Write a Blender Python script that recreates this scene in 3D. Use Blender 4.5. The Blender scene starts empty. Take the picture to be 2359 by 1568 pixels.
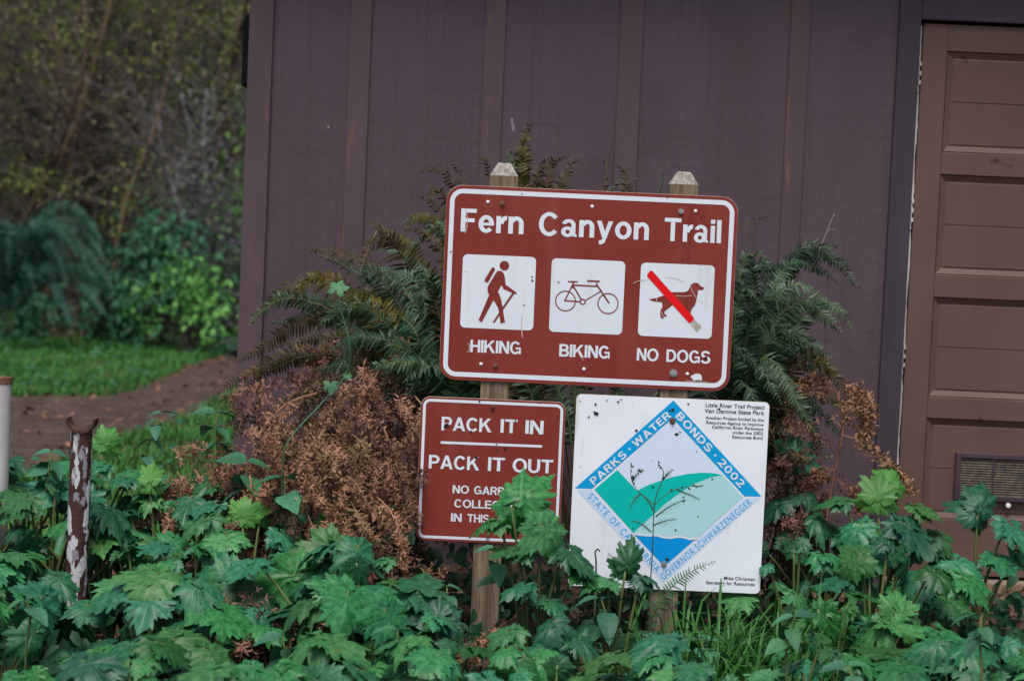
import bpy, math, random
import numpy as np
from mathutils import Vector, Matrix

# ------------------------------------------------------------------ camera, sky, sun, exposure
SC = bpy.context.scene
COL = SC.collection
R_ = math.radians
FPX = 4765.0
PITCH, ROLL = 3.4, 2.55
CAM = Vector((0, -6.5, 1.3))
ROT = Matrix.Rotation(R_(90 - PITCH), 3, 'X') @ Matrix.Rotation(R_(ROLL), 3, 'Z')
cd = bpy.data.cameras.new('camera'); co = bpy.data.objects.new('camera', cd); COL.objects.link(co)
cd.sensor_width = 36; cd.lens = FPX / 2359 * 36
cd.clip_start = 0.1; cd.clip_end = 600
cd.dof.use_dof = True; cd.dof.focus_distance = 6.48; cd.dof.aperture_fstop = 3.0
co.matrix_world = Matrix.Translation(CAM) @ ROT.to_4x4()
SC.camera = co

SUN_EL, SUN_AZ = 66, 190          # azimuth measured from +Y clockwise: behind the camera
W = bpy.data.worlds.new('World'); SC.world = W; W.use_nodes = True
nt = W.node_tree
sky = nt.nodes.new('ShaderNodeTexSky'); sky.sky_type = 'NISHITA'; sky.sun_disc = False
sky.sun_elevation = R_(SUN_EL); sky.sun_rotation = R_(SUN_AZ)
sky.air_density = 1.0; sky.dust_density = 3.0; sky.ozone_density = 1.0
bg = nt.nodes['Background']; nt.links.new(sky.outputs[0], bg.inputs[0]); bg.inputs[1].default_value = 0.082
sl = bpy.data.lights.new('sun', 'SUN'); so = bpy.data.objects.new('sun', sl); COL.objects.link(so)
sl.energy = 1.5; sl.angle = R_(22); sl.color = (1.0, 0.98, 0.95)
sd = Vector((math.sin(R_(SUN_AZ)) * math.cos(R_(SUN_EL)), math.cos(R_(SUN_AZ)) * math.cos(R_(SUN_EL)), math.sin(R_(SUN_EL))))
so.rotation_euler = sd.to_track_quat('Z', 'Y').to_euler()
SC.view_settings.view_transform = 'Standard'; SC.view_settings.look = 'None'
SC.view_settings.exposure = 1.08; SC.view_settings.gamma = 1.0
SC.cycles.max_bounces = 8; SC.cycles.transparent_max_bounces = 8


def at(px, py, Y):
    """point of the plane y = Y seen at picture pixel (px, py) of the 2359-wide photograph"""
    d = ROT @ Vector(((px - 1179.5) / FPX, -(py - 784) / FPX, -1))
    return CAM + d * ((Y - CAM.y) / d.y)


def smooth(t):
    t = max(0.0, min(1.0, t)); return t * t * (3 - 2 * t)


def gz(x, y):
    z = -0.25 * (1 - smooth((y + 0.9) / 1.7)) if x > -9 else 0
    z += 0.02 * math.sin(x * 3.1 + y * 1.7) + 0.015 * math.sin(x * 7.3 - y * 5.1)
    return z


# ------------------------------------------------------------------ helpers
def tag(o, label=None, cat=None, group=None, kind=None):
    if label: o['label'] = label
    if cat: o['category'] = cat
    if group: o['group'] = group
    if kind: o['kind'] = kind
    return o


def thing(name, label, cat, loc=(0, 0, 0), group=None):
    o = bpy.data.objects.new(name, None); COL.objects.link(o); o.location = loc
    o.empty_display_size = 0.05
    return tag(o, label, cat, group)


class MB:
    def __init__(s):
        s.v = []; s.f = []; s.mi = []; s.att = []; s.m = 0

    def add(s, vs, fs, att=None):
        b = len(s.v); s.v += [tuple(p) for p in vs]
        s.att += list(att) if att is not None else [0.0] * len(vs)
        for f in fs:
            s.f.append(tuple(b + i for i in f)); s.mi.append(s.m)

    def box(s, x0, x1, y0, y1, z0, z1):
        s.add([(x, y, z) for x in (x0, x1) for y in (y0, y1) for z in (z0, z1)],
              [(0, 1, 3, 2), (4, 6, 7, 5), (0, 4, 5, 1), (2, 3, 7, 6), (0, 2, 6, 4), (1, 5, 7, 3)])

    def tube(s, pts, rad, n=6, cap=True):
        pts = [Vector(p) for p in pts]; k = len(pts)
        rs = rad if isinstance(rad, (list, tuple)) else [rad] * k
        vs = []; fs = []; prev = None
        for i, p in enumerate(pts):
            t = (pts[min(i + 1, k - 1)] - pts[max(i - 1, 0)])
            t = t.normalized() if t.length > 1e-9 else Vector((0, 0, 1))
            a = t.orthogonal() if prev is None else (prev - t * prev.dot(t))
            if a.length < 1e-6: a = t.orthogonal()
            a.normalize(); prev = a; b = t.cross(a)
            for j in range(n):
                an = 2 * math.pi * j / n
                vs.append(p + (a * math.cos(an) + b * math.sin(an)) * rs[i])
        for i in range(k - 1):
            for j in range(n):
                fs.append((i * n + j, i * n + (j + 1) % n, (i + 1) * n + (j + 1) % n, (i + 1) * n + j))
        if cap:
            fs.append(tuple(range(n))[::-1]); fs.append(tuple((k - 1) * n + j for j in range(n)))
        s.add(vs, fs)

    def build(s, name, mats, parent=None, smooth_=False, loc=None):
        me = bpy.data.meshes.new(name); me.from_pydata(s.v, [], s.f)
        for m in (mats if isinstance(mats, (list, tuple)) else [mats]): me.materials.append(m)
        if max(s.mi, default=0): me.polygons.foreach_set('material_index', s.mi)
        if smooth_: me.polygons.foreach_set('use_smooth', [True] * len(me.polygons))
        if any(s.att):
            a = me.attributes.new('vein', 'FLOAT', 'POINT'); a.data.foreach_set('value', s.att)
        me.update()
        o = bpy.data.objects.new(name, me); COL.objects.link(o)
        if parent is not None: o.parent = parent
        if loc is not None: o.location = loc
        return o


def bevel(o, w, seg=2):
    m = o.modifiers.new('bevel', 'BEVEL'); m.width = w; m.segments = seg; m.limit_method = 'ANGLE'; m.angle_limit = R_(40)
    return o


def mat(name, col, rough=0.6, col2=None, scale=5.0, stretch=(1, 1, 1), bump=0.0, bscale=40.0, metal=0.0, spec=0.18,
        detail=4.0, lo=0.35, hi=0.65, trans=0.0, vein=None, rnd=0.0, spots=None):
    m = bpy.data.materials.new(name); m.use_nodes = True
    t = m.node_tree; N = t.nodes; Lk = t.links
    b = N['Principled BSDF']; b.inputs['Roughness'].default_value = rough; b.inputs['Metallic'].default_value = metal
    b.inputs['Specular IOR Level'].default_value = spec
    tc = N.new('ShaderNodeTexCoord'); mp = N.new('ShaderNodeMapping'); mp.inputs['Scale'].default_value = stretch
    Lk.new(tc.outputs['Object'], mp.inputs['Vector'])
    c = None
    if col2 is not None:
        n = N.new('ShaderNodeTexNoise'); n.inputs['Scale'].default_value = scale; n.inputs['Detail'].default_value = detail
        Lk.new(mp.outputs[0], n.inputs['Vector'])
        r = N.new('ShaderNodeMapRange'); r.inputs[1].default_value = lo; r.inputs[2].default_value = hi
        Lk.new(n.outputs[0], r.inputs[0])
        mx = N.new('ShaderNodeMix'); mx.data_type = 'RGBA'; mx.inputs[6].default_value = (*col, 1); mx.inputs[7].default_value = (*col2, 1)
        Lk.new(r.outputs[0], mx.inputs[0]); c = mx.outputs[2]
    for sp in (spots or []):      # (colour, scale, threshold, stretch)
        n = N.new('ShaderNodeTexNoise'); n.inputs['Scale'].default_value = sp[1]; n.inputs['Detail'].default_value = 3
        mp2 = N.new('ShaderNodeMapping'); mp2.inputs['Scale'].default_value = sp[3]; mp2.inputs['Location'].default_value = (sp[1], 3.1, 7.7)
        Lk.new(tc.outputs['Object'], mp2.inputs['Vector']); Lk.new(mp2.outputs[0], n.inputs['Vector'])
        r = N.new('ShaderNodeMapRange'); r.inputs[1].default_value = sp[2]; r.inputs[2].default_value = sp[2] + (sp[4] if len(sp) > 4 else 0.03)
        Lk.new(n.outputs[0], r.inputs[0])
        mx = N.new('ShaderNodeMix'); mx.data_type = 'RGBA'; mx.inputs[7].default_value = (*sp[0], 1)
        Lk.new(r.outputs[0], mx.inputs[0])
        if c is None: mx.inputs[6].default_value = (*col, 1)
        else: Lk.new(c, mx.inputs[6])
        c = mx.outputs[2]
    if vein is not None:
        a = N.new('ShaderNodeAttribute'); a.attribute_name = 'vein'
        mx = N.new('ShaderNodeMix'); mx.data_type = 'RGBA'; mx.inputs[7].default_value = (*vein, 1)
        Lk.new(a.outputs['Fac'], mx.inputs[0])
        if c is None: mx.inputs[6].default_value = (*col, 1)
        else: Lk.new(c, mx.inputs[6])
        c = mx.outputs[2]
    if rnd:
        oi = N.new('ShaderNodeObjectInfo'); hs = N.new('ShaderNodeHueSaturation')
        r = N.new('ShaderNodeMapRange'); r.inputs[3].default_value = 1 - rnd; r.inputs[4].default_value = 1 + rnd
        Lk.new(oi.outputs['Random'], r.inputs[0]); Lk.new(r.outputs[0], hs.inputs['Value'])
        r2 = N.new('ShaderNodeMapRange'); r2.inputs[3].default_value = 0.5 - rnd * 0.07; r2.inputs[4].default_value = 0.5 + rnd * 0.07
        wn = N.new('ShaderNodeTexWhiteNoise'); wn.noise_dimensions = '1D'
        Lk.new(oi.outputs['Random'], wn.inputs['W']); Lk.new(wn.outputs['Value'], r2.inputs[0]); Lk.new(r2.outputs[0], hs.inputs['Hue'])
        if c is None: hs.inputs['Color'].default_value = (*col, 1)
        else: Lk.new(c, hs.inputs['Color'])
        c = hs.outputs[0]
    if c is None: b.inputs['Base Color'].default_value = (*col, 1)
    else: Lk.new(c, b.inputs['Base Color'])
    if bump:
        n = N.new('ShaderNodeTexNoise'); n.inputs['Scale'].default_value = bscale; n.inputs['Detail'].default_value = 5
        Lk.new(mp.outputs[0], n.inputs['Vector'])
        bp = N.new('ShaderNodeBump'); bp.inputs['Strength'].default_value = bump; bp.inputs['Distance'].default_value = 0.01
        Lk.new(n.outputs[0], bp.inputs['Height']); Lk.new(bp.outputs[0], b.inputs['Normal'])
    if trans:
        tr = N.new('ShaderNodeBsdfTranslucent'); ms = N.new('ShaderNodeMixShader'); ms.inputs[0].default_value = trans
        if c is None: tr.inputs[0].default_value = (*col, 1)
        else: Lk.new(c, tr.inputs[0])
        out = N['Material Output']; Lk.new(b.outputs[0], ms.inputs[1]); Lk.new(tr.outputs[0], ms.inputs[2]); Lk.new(ms.outputs[0], out.inputs[0])
    return m


M = {}
M['soil'] = mat('soil', (.055, .035, .025), .9, (.12, .075, .05), 6, bump=.6, bscale=30)
M['dirt'] = mat('dirt', (.052, .034, .027), .95, (.085, .057, .047), 5, bump=1.0, bscale=50, spec=.15, spots=[((.028, .017, .013), 24, .55, (1, 1, 1), .1), ((.13, .08, .05), 60, .66, (1, 1, 1), .05)])
M['hill'] = mat('hill', (.012, .012, .008), .95, (.03, .026, .018), 2, bump=.6, bscale=8)
M['siding'] = mat('siding', (.081, .056, .064), .62, (.097, .067, .078), 2.2, (1.6, 1, .5), bump=.35, bscale=60,
                  spots=[((.060, .040, .045), 1.7, .58, (1, 1, 2), .25), ((.070, .047, .053), 60, .55, (.08, 1, 1.2), .25), ((.096, .066, .076), 45, .56, (1.2, 1, .03), .25), ((.074, .050, .056), 38, .57, (1.4, 1, .025), .2), ((.115, .070, .056), 5, .70, (2.2, 1, .5), .04), ((.27, .25, .26), 26, .785, (1, 1, .8), .02)])
M['batten'] = mat('batten', (.083, .056, .062), .6, (.101, .068, .075), 4, (2, 1, .5), bump=.25, bscale=70,
                  spots=[((.14, .080, .060), 7, .66, (3, 1, .35), .05)])
M['trim'] = mat('trim', (.048, .036, .045), .6, (.060, .046, .056), 4, (2, 1, .4), bump=.15, bscale=70, spots=[((.35, .33, .33), 25, .78, (1, 1, .8), .02)])
M['doorpaint'] = mat('doorpaint', (.114, .067, .052), .55, (.132, .079, .062), 5, (1, 1, .5), bump=.1, bscale=80,
                     spots=[((.065, .032, .025), 9, .70, (1, 1, 1), .05)])
M['peelwhite'] = mat('peelwhite', (.62, .60, .57), .7, (.40, .36, .33), 18, (1, 1, .3))
M['vent'] = mat('vent', (.055, .034, .042), .5, (.07, .046, .055), 8, spots=[((.3, .26, .24), 30, .74, (1, 1, 1), .03)])
M['slat'] = mat('slat', (.15, .12, .085), .5, (.07, .055, .045), 40)
M['dark'] = mat('dark', (.006, .006, .006), .8)
M['concrete'] = mat('concrete', (.24, .18, .14), .85, (.15, .11, .085), 9, bump=.4, bscale=60)
M['brown'] = mat('brown', (.205, .031, .022), .42, (.228, .037, .028), 3.5, spots=[((.255, .065, .05), 5, .58, (1, 1, .4), .25), ((.15, .022, .016), 9, .60, (3, 1, .25), .2)])
M['white'] = mat('white', (.71, .745, .79), .4, (.67, .705, .75), 4, spots=[((.54, .55, .54), 9, .60, (2.5, 1, .3), .25)])
M['whiteplate'] = mat('whiteplate', (.79, .815, .85), .4, (.74, .765, .80), 5, spots=[((.60, .60, .57), 6, .64, (1, 1, .5), .2), ((.62, .60, .54), 14, .66, (2, 1, .3), .12)])
M['edge'] = mat('edge', (.36, .27, .20), .7, (.24, .17, .12), 30)
M['rust'] = mat('rust', (.12, .055, .035), .8, (.20, .10, .07), 60, bump=.4, bscale=200)
M['galv'] = mat('galv', (.45, .46, .47), .4, (.30, .31, .32), 60, metal=.7)
M['rivet'] = mat('rivet', (.75, .75, .75), .4)
M['red'] = mat('red', (.80, .010, .012), .35, (.68, .008, .012), 10)
M['residue'] = mat('residue', (.50, .45, .38), .8, (.38, .33, .27), 60)
M['scratch'] = mat('scratch', (.55, .42, .38), .8)
M['smear'] = mat('smear', (.26, .235, .25), .8, (.15, .125, .135), 60)
M['speck'] = mat('speck', (.03, .022, .018), .9)
M['ink'] = mat('ink', (.02, .02, .03), .6)
M['blue'] = mat('blue', (.0, .31, .62), .45, (.004, .33, .66), 3)
M['deepblue'] = mat('deepblue', (.0, .27, .66), .45)
M['paleband'] = mat('paleband', (.56, .66, .82), .45)
M['paletop'] = mat('paletop', (.62, .70, .82), .45)
M['teal'] = mat('teal', (.0, .46, .39), .45)
M['aqua'] = mat('aqua', (.36, .64, .62), .45, (.40, .66, .66), 2)
M['post'] = mat('post', (.30, .225, .15), .85, (.13, .092, .06), 12, (7, 7, .35), bump=.8, bscale=45,
                spots=[((.10, .07, .045), 26, .62, (5, 5, .3), .06), ((.22, .20, .11), 2.5, .58, (1, 1, 1), .15)])
M['posttop'] = mat('posttop', (.36, .32, .28), .9, (.20, .17, .145), 25, (4, 4, 1), bump=.6, bscale=60)
M['pipe_peel'] = mat('pipe_peel', (.045, .020, .018), .6, (.07, .032, .028), 12, bump=.3, bscale=90,
                     spots=[((.52, .50, .50), 22, .508, (1.4, 1.4, .5), .015), ((.24, .22, .24), 34, .60, (1, 1, .5), .03)])
M['pipe_rust'] = mat('pipe_rust', (.045, .024, .018), .75, (.10, .05, .035), 25, bump=.4, bscale=120)
M['pipe_grey'] = mat('pipe_grey', (.50, .47, .45), .55, (.40, .36, .34), 8, (1, 1, .4), spots=[((.15, .09, .06), 30, .68, (1, 1, .6), .05)])
M['cow'] = mat('cow', (.009, .076, .028), .44, (.028, .140, .052), 14, trans=.10, vein=(.045, .16, .06), rnd=.42, spec=.26, lo=.40, hi=.60,
               spots=[((.010, .055, .018), 30, .60, (1, 1, 1), .1)])
M['cow_light'] = mat('cow_light', (.020, .100, .030), .46, (.045, .160, .050), 14, trans=.15, vein=(.07, .20, .06), rnd=.4, spec=.26, lo=.40, hi=.60,
                     spots=[((.13, .13, .03), 7, .70, (1, 1, 1), .05)])
M['cow_young'] = mat('cow_young', (.050, .17, .030), .42, (.065, .21, .04), 9, trans=.25, vein=(.12, .28, .08), rnd=.2)
M['stem'] = mat('stem', (.085, .14, .045), .5, (.12, .11, .04), 6, rnd=.3)
M['nettle'] = mat('nettle', (.034, .125, .058), .5, (.052, .165, .080), 14, trans=.12, vein=(.03, .09, .05), rnd=.3)
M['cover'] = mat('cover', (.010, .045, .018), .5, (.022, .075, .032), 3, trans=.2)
M['grassblade'] = mat('grassblade', (.024, .105, .016), .45, (.045, .15, .028), 4, trans=.25)
M['verge'] = mat('verge', (.036, .140, .026), .55, (.080, .220, .042), 1.2, trans=.2)
M['fern'] = mat('fern', (.022, .052, .026), .48, (.050, .090, .050), 5, trans=.12, rnd=.4, spec=.22,
                spots=[((.07, .045, .015), 5, .66, (1, 1, 1), .1)])
M['fern_far'] = mat('fern_far', (.008, .040, .026), .5, (.018, .072, .050), 5, trans=.12, rnd=.3)
M['fern_gold'] = mat('fern_gold', (.105, .085, .010), .5, (.06, .058, .010), 12, trans=.2, vein=(.16, .11, .03), rnd=.2)
M['fern_brown'] = mat('fern_brown', (.075, .048, .016), .55, (.04, .042, .018), 12, trans=.15, vein=(.10, .06, .03), rnd=.25)
M['dead'] = mat('dead', (.145, .072, .040), .8, (.335, .195, .118), 9, trans=.15, rnd=.35, spots=[((.07, .032, .018), 9, .57, (1, 1, 1), .1)])
M['dead_dark'] = mat('dead_dark', (.075, .040, .026), .85, (.17, .105, .072), 9, trans=.1, rnd=.35)
M['dead_red'] = mat('dead_red', (.19, .088, .048), .8, (.28, .148, .092), 20, rnd=.2)
M['litter'] = mat('litter', (.105, .050, .030), .85, (.21, .11, .07), 3)
M['rachis'] = mat('rachis', (.10, .065, .025), .7, (.06, .04, .018), 20)
M['drystalk'] = mat('drystalk', (.34, .26, .19), .8, (.22, .16, .12), 20)
M['vine'] = mat('vine', (.085, .20, .10), .55, (.065, .165, .08), 10, trans=.2, rnd=.15)
M['seed'] = mat('seed', (.06, .085, .035), .8, (.04, .045, .02), 40)
M['bark'] = mat('bark', (.075, .05, .026), .85, (.13, .085, .048), 14, (3, 3, .5), bump=.5, bscale=30)
M['bark_grey'] = mat('bark_grey', (.17, .16, .18), .85, (.28, .26, .28), 12)
M['twig'] = mat('twig', (.06, .046, .04), .85, (.11, .085, .078), 6)
M['lf_olive'] = mat('lf_olive', (.080, .105, .020), .55, (.24, .27, .065), 13, lo=.44, hi=.60, trans=.3)
M['lf_green'] = mat('lf_green', (.035, .10, .025), .55, (0.112, 0.225, 0.053), 13, lo=.44, hi=.60, trans=.3)
M['lf_brown'] = mat('lf_brown', (.062, .062, .028), .7, (0.180, 0.135, 0.083), 13, lo=.44, hi=.60, trans=.2)
M['lf_teal'] = mat('lf_teal', (.020, .080, .038), .5, (.050, .165, .075), 13, lo=.44, hi=.60, trans=.25)
M['lf_lime'] = mat('lf_lime', (.060, .19, .036), .5, (0.180, 0.435, 0.090), 13, lo=.44, hi=.60, trans=.3)
M['lf_grey'] = mat('lf_grey', (.10, .11, .095), .7, (.24, .25, .25), 13, trans=.2, lo=.44, hi=.60)
M['lf_dark'] = mat('lf_dark', (.012, .030, .014), .6, (0.045, 0.075, 0.030), 13, lo=.44, hi=.60, trans=.2)

# ------------------------------------------------------------------ ground, path, hillside
def spread(lo, hi, fine_lo, fine_hi, step):
    a = list(np.arange(fine_lo, fine_hi + 1e-6, step)); x = fine_lo; s = step; pre = []
    while x > lo: s *= 1.5; x -= s; pre.append(max(x, lo))
    x = fine_hi; s = step; post = []
    while x < hi: s *= 1.5; x += s; post.append(min(x, hi))
    return pre[::-1] + [float(q) for q in a] + post


gx = spread(-250, 250, -8, 8, .25); gy = spread(-60, 400, -6.5, 14, .25)
mb = MB(); nx = len(gx)
mb.add([(x, y, gz(x, y)) for y in gy for x in gx],
       [(j * nx + i, j * nx + i + 1, (j + 1) * nx + i + 1, (j + 1) * nx + i) for j in range(len(gy) - 1) for i in range(nx - 1)])
tag(mb.build('ground', M['soil'], smooth_=True), kind='structure')

PATH_R = [(-9, .2), (-6, .9), (-3.6, 1.9), (-2.4, 2.9), (-2.12, 3.95), (-1.98, 5.3), (-1.93, 7), (-1.85, 10), (-1.6, 12.5), (-.6, 15.5)]
PATH_L = [(-9, 3.0), (-6, 4.2), (-4.1, 5.4), (-3.15, 6.3), (-2.75, 7.1), (-2.55, 8.0), (-2.5, 9.1), (-2.55, 10.6), (-2.5, 12.9), (-1.4, 16.2)]


def resample(p, n):
    p = [Vector((*q, 0)) for q in p]; d = [0]
    for a, b in zip(p, p[1:]): d.append(d[-1] + (b - a).length)
    out = []
    for k in range(n):
        t = d[-1] * k / (n - 1); i = 0
        while i < len(d) - 2 and d[i + 1] < t: i += 1
        out.append(p[i].lerp(p[i + 1], (t - d[i]) / (d[i + 1] - d[i])))
    return out


random.seed(3)
PR, PL = resample(PATH_R, 70), resample(PATH_L, 70)
mb = MB(); vs = []; K = 7
for a, b in zip(PR, PL):
    for k in range(K):
        p = a.lerp(b, k / (K - 1)); e = .05 if k in (0, K - 1) else 0
        x, y = p.x + random.uniform(-e, e), p.y + random.uniform(-e, e)
        vs.append((x, y, gz(x, y) + .006 + .012 * (k not in (0, K - 1))))
mb.add(vs, [(i * K + k, i * K + k + 1, (i + 1) * K + k + 1, (i + 1) * K + k) for i in range(69) for k in range(K - 1)])
tag(mb.build('dirt_path', M['dirt'], smooth_=True), kind='structure')


POLY = [(x, y) for x, y in PATH_R] + [(x, y) for x, y in PATH_L[::-1]]


def on_path(x, y):
    c = False; n = len(POLY)
    for i in range(n):
        (x1, y1), (x2, y2) = POLY[i], POLY[i - 1]
        if (y1 > y) != (y2 > y) and x < (x2 - x1) * (y - y1) / (y2 - y1) + x1: c = not c
    return c


random.seed(5); mb = MB(); vs = []; nxh, nyh = 50, 24
for j in range(nyh):
    for i in range(nxh):
        x = -30 + 60 * i / (nxh - 1); t = j / (nyh - 1); y = 16.5 + 26 * t + .12 * abs(x + 3)
        vs.append((x, y, -.3 + 22 * t ** .85 + random.uniform(-.4, .4) * (j > 0)))
mb.add(vs, [(j * nxh + i, j * nxh + i + 1, (j + 1) * nxh + i + 1, (j + 1) * nxh + i) for j in range(nyh - 1) for i in range(nxh - 1)])
tag(mb.build('hillside', M['hill'], smooth_=True), kind='structure')

# ------------------------------------------------------------------ wooden building with its door
WY = 1.1
xc0 = at(572, 500, WY).x                       # corner
xd = at(2098, 590, WY).x                       # hinge side of the door
xcas = at(2040, 590, WY).x                     # outer edge of the casing
DW = .86
zt = at(2170, 56, WY).z; zb = at(2340, 1330, WY).z
XR = xd + DW + 2.6; ZT = 2.75; DEP = 4.2
shed = thing('wooden_building', 'brown painted wooden building with vertical battens behind the trail signs', 'building', (xc0, WY, 0))
S0 = Vector((xc0, WY, 0))


def sh(mb_, name, m, parent=shed, bev=0):
    o = mb_.build(name, m, None)
    off = S0.copy(); p = parent
    o.parent = parent
    if parent is shed: o.location = -S0
    if bev: bevel(o, bev)
    return o


mb = MB()
T = .12
mb.box(xc0, xcas + .05, WY, WY + T, -.12, ZT)
mb.box(xd + DW + .04, XR, WY, WY + T, -.12, ZT)
mb.box(xcas + .05, xd + DW + .04, WY, WY + T, zt + .04, ZT)
mb.box(xc0, xc0 + T, WY + T, WY + DEP, -.12, ZT)
mb.box(XR - T, XR, WY + T, WY + DEP, -.12, ZT)
mb.box(xc0 + T, XR - T, WY + DEP - T, WY + DEP, -.12, ZT)
sh(mb, 'wall', M['siding'])
for p0, p1 in ((800, 849), (1109, 1157), (1420, 1473), (1811, 1857)):
    a, b = at(p0, 250, WY).x, at(p1, 250, WY).x
    mb = MB(); mb.box(a, b, WY - .010, WY - .0005, -.1, ZT - .02); sh(mb, 'batten', M['batten'], bev=.003)
for a in (xd + DW + .6, xd + DW + 1.1, xd + DW + 1.6, xd + DW + 2.1):
    mb = MB(); mb.box(a, a + .078, WY - .010, WY - .0005, -.1, ZT - .02); sh(mb, 'batten', M['batten'], bev=.003)
mb = MB(); mb.box(xc0 - .02, at(624, 250, WY).x, WY - .019, WY - .0005, -.11, ZT - .02)
mb.box(xc0 - .02, xc0 - .0005, WY - .0005, WY + .09, -.11, ZT - .02); sh(mb, 'corner_board', M['batten'], bev=.003)
mb = MB(); zc = zt + .012
mb.box(xcas, xd - .012, WY - .022, WY + .05, -.06, zc + .10); sh(mb, 'door_casing', M['trim'], bev=.003)
mb = MB(); mb.box(xd + DW + .012, xd + DW + .1, WY - .022, WY + .05, -.06, zc + .10); sh(mb, 'door_casing', M['trim'], bev=.003)
mb = MB(); mb.box(xd - .0115, xd + DW + .0115, WY - .020, WY + .05, zc, zc + .098); sh(mb, 'head_casing', M['trim'], bev=.003)
mb = MB(); mb.box(xcas + .05, xd + DW + .04, WY - .06, WY + .11, -.12, zb - .012); sh(mb, 'threshold', M['concrete'], bev=.006)
mb = MB(); mb.box(xcas + .055, xd + DW + .035, WY + .10, WY + .115, zb - .01, zc + .02); sh(mb, 'door_gap_shade', M['dark'])  # black sheet behind the whole door; shade of its gaps put into colour
mb = MB(); q = [(1176, 273), (1181, 272), (1186, 290), (1185, 303), (1180, 300)]
mb.add([(p.x, WY - .0008, p.z) for p in (at(*c, WY) for c in q)], [(0, 1, 2, 3, 4)]); sh(mb, 'smear', M['smear'])
# roof with a modest overhang
mb = MB(); rz = .9; ym = WY + DEP / 2
for sgn in (0, 1):
    ya, yb = (WY - .35, ym) if not sgn else (WY + DEP + .35, ym)
    zA, zB = ZT - .07, ZT + rz
    mb.add([(xc0 - .3, ya, zA), (XR + .3, ya, zA), (XR + .3, yb, zB), (xc0 - .3, yb, zB), (xc0 - .3, ya, zA + .06), (XR + .3, ya, zA + .06), (XR + .3, yb, zB + .06), (xc0 - .3, yb, zB + .06)],
           [(0, 1, 2, 3), (4, 7, 6, 5), (0, 4, 5, 1), (1, 5, 6, 2), (0, 3, 7, 4)])
sh(mb, 'roof', M['trim'])

# door leaf
door = MB(); FY = WY - .002
z = lambda py: at(2170, py, WY).z
rows = [(118, 350), (402, 632), (685, 914), (964, 1194)]
st = .092
door.box(xd, xd + st, FY, FY + .04, zb, zt); door.box(xd + DW - st, xd + DW, FY, FY + .04, zb, zt)
zz = [zt] + [q for r in rows for q in (z(r[0]), z(r[1]))] + [zb]
for i in range(0, len(zz), 2):
    door.box(xd + st, xd + DW - st, FY + .0015, FY + .0385, zz[i + 1], zz[i])
dobj = sh(door, 'door', M['doorpaint'], bev=.003)
for i, (p0, p1) in enumerate(rows):
    x0, x1, z0, z1 = xd + st, xd + DW - st, z(p1), z(p0)
    mb = MB(); w = .024; d0, d1 = FY + .004, FY + .017
    o_ = [(x0, z0), (x1, z0), (x1, z1), (x0, z1)]; i_ = [(x0 + w, z0 + w), (x1 - w, z0 + w), (x1 - w, z1 - w), (x0 + w, z1 - w)]
    wf = w + .006; f_ = [(x0 + wf, z0 + wf), (x1 - wf, z0 + wf), (x1 - wf, z1 - wf), (x0 + wf, z1 - wf)]
    vs = [(a, FY + .014, b) for a, b in o_] + [(a, d0 + .001, b) for a, b in [(x0 + .003, z0 + .003), (x1 - .003, z0 + .003), (x1 - .003, z1 - .003), (x0 + .003, z1 - .003)]] + [(a, d1, b) for a, b in i_] + [(a, d1 - .003, b) for a, b in f_]
    fs = []
    for k in range(4):
        k2 = (k + 1) % 4
        for r in range(3): fs.append((r * 4 + k, r * 4 + k2, r * 4 + 4 + k2, r * 4 + 4 + k))
    mb.add(vs, fs)
    zm = (z0 + z1) / 2; yf = d1 - .003            # flat field of two boards with a fine joint
    xa, xb, za, zb_ = x0 + wf, x1 - wf, z0 + wf, z1 - wf
    g = .0022
    mb.add([(xa, yf, za), (xb, yf, za), (xb, yf, zm - g), (xa, yf, zm - g), (xa, yf + .004, zm), (xb, yf + .004, zm), (xa, yf, zm + g), (xb, yf, zm + g), (xb, yf, zb_), (xa, yf, zb_)],
           [(0, 1, 2, 3), (3, 2, 5, 4), (4, 5, 7, 6), (6, 7, 8, 9)])
    o = mb.build('panel', M['doorpaint'], dobj)
# bare white edge of the door, ragged
random.seed(8); mb = MB(); n = 60; vs = []; fs = []
z_lo, z_hi = at(2068, 1120, WY).z, zt - .01
for i in range(n + 1):
    zc_ = z_lo + (z_hi - z_lo) * i / n
    w = .0060 + .0016 * math.sin(i * .7) + random.uniform(-.0014, .0014)
    if i / n > .90: w *= .7
    vs += [(xd - .0105 - w * .25, FY - .004, zc_), (xd - .0105 + w, FY - .004, zc_)]
fs = [(2 * i, 2 * i + 1, 2 * i + 3, 2 * i + 2) for i in range(n)]
mb.add(vs, fs)
vs2 = [(x, FY + .02, q) for x, _, q in vs]; mb.add(vs2, [f[::-1] for f in fs])
mb.build('bare_edge', M['peelwhite'], dobj)
for py0, py1 in ((142, 206), (458, 522), (795, 856)):
    mb = MB(); za, zb_ = at(2100, py1, WY).z, at(2100, py0, WY).z; k = 6
    for i in range(k):
        q0, q1 = za + (zb_ - za) * i / k, za + (zb_ - za) * (i + 1) / k
        s_ = .0035 if i % 2 else -.0035
        mb.tube([(xd - .009 + s_, FY - .008, q0 + .0006), (xd - .009 + s_, FY - .008, q1 - .0006)], .0052, 8)
    mb.tube([(xd - .0105, FY - .008, za - .009), (xd - .0105, FY - .008, za)], .0045, 8)
    mb.build('hinge', M['peelwhite'], dobj)
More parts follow.
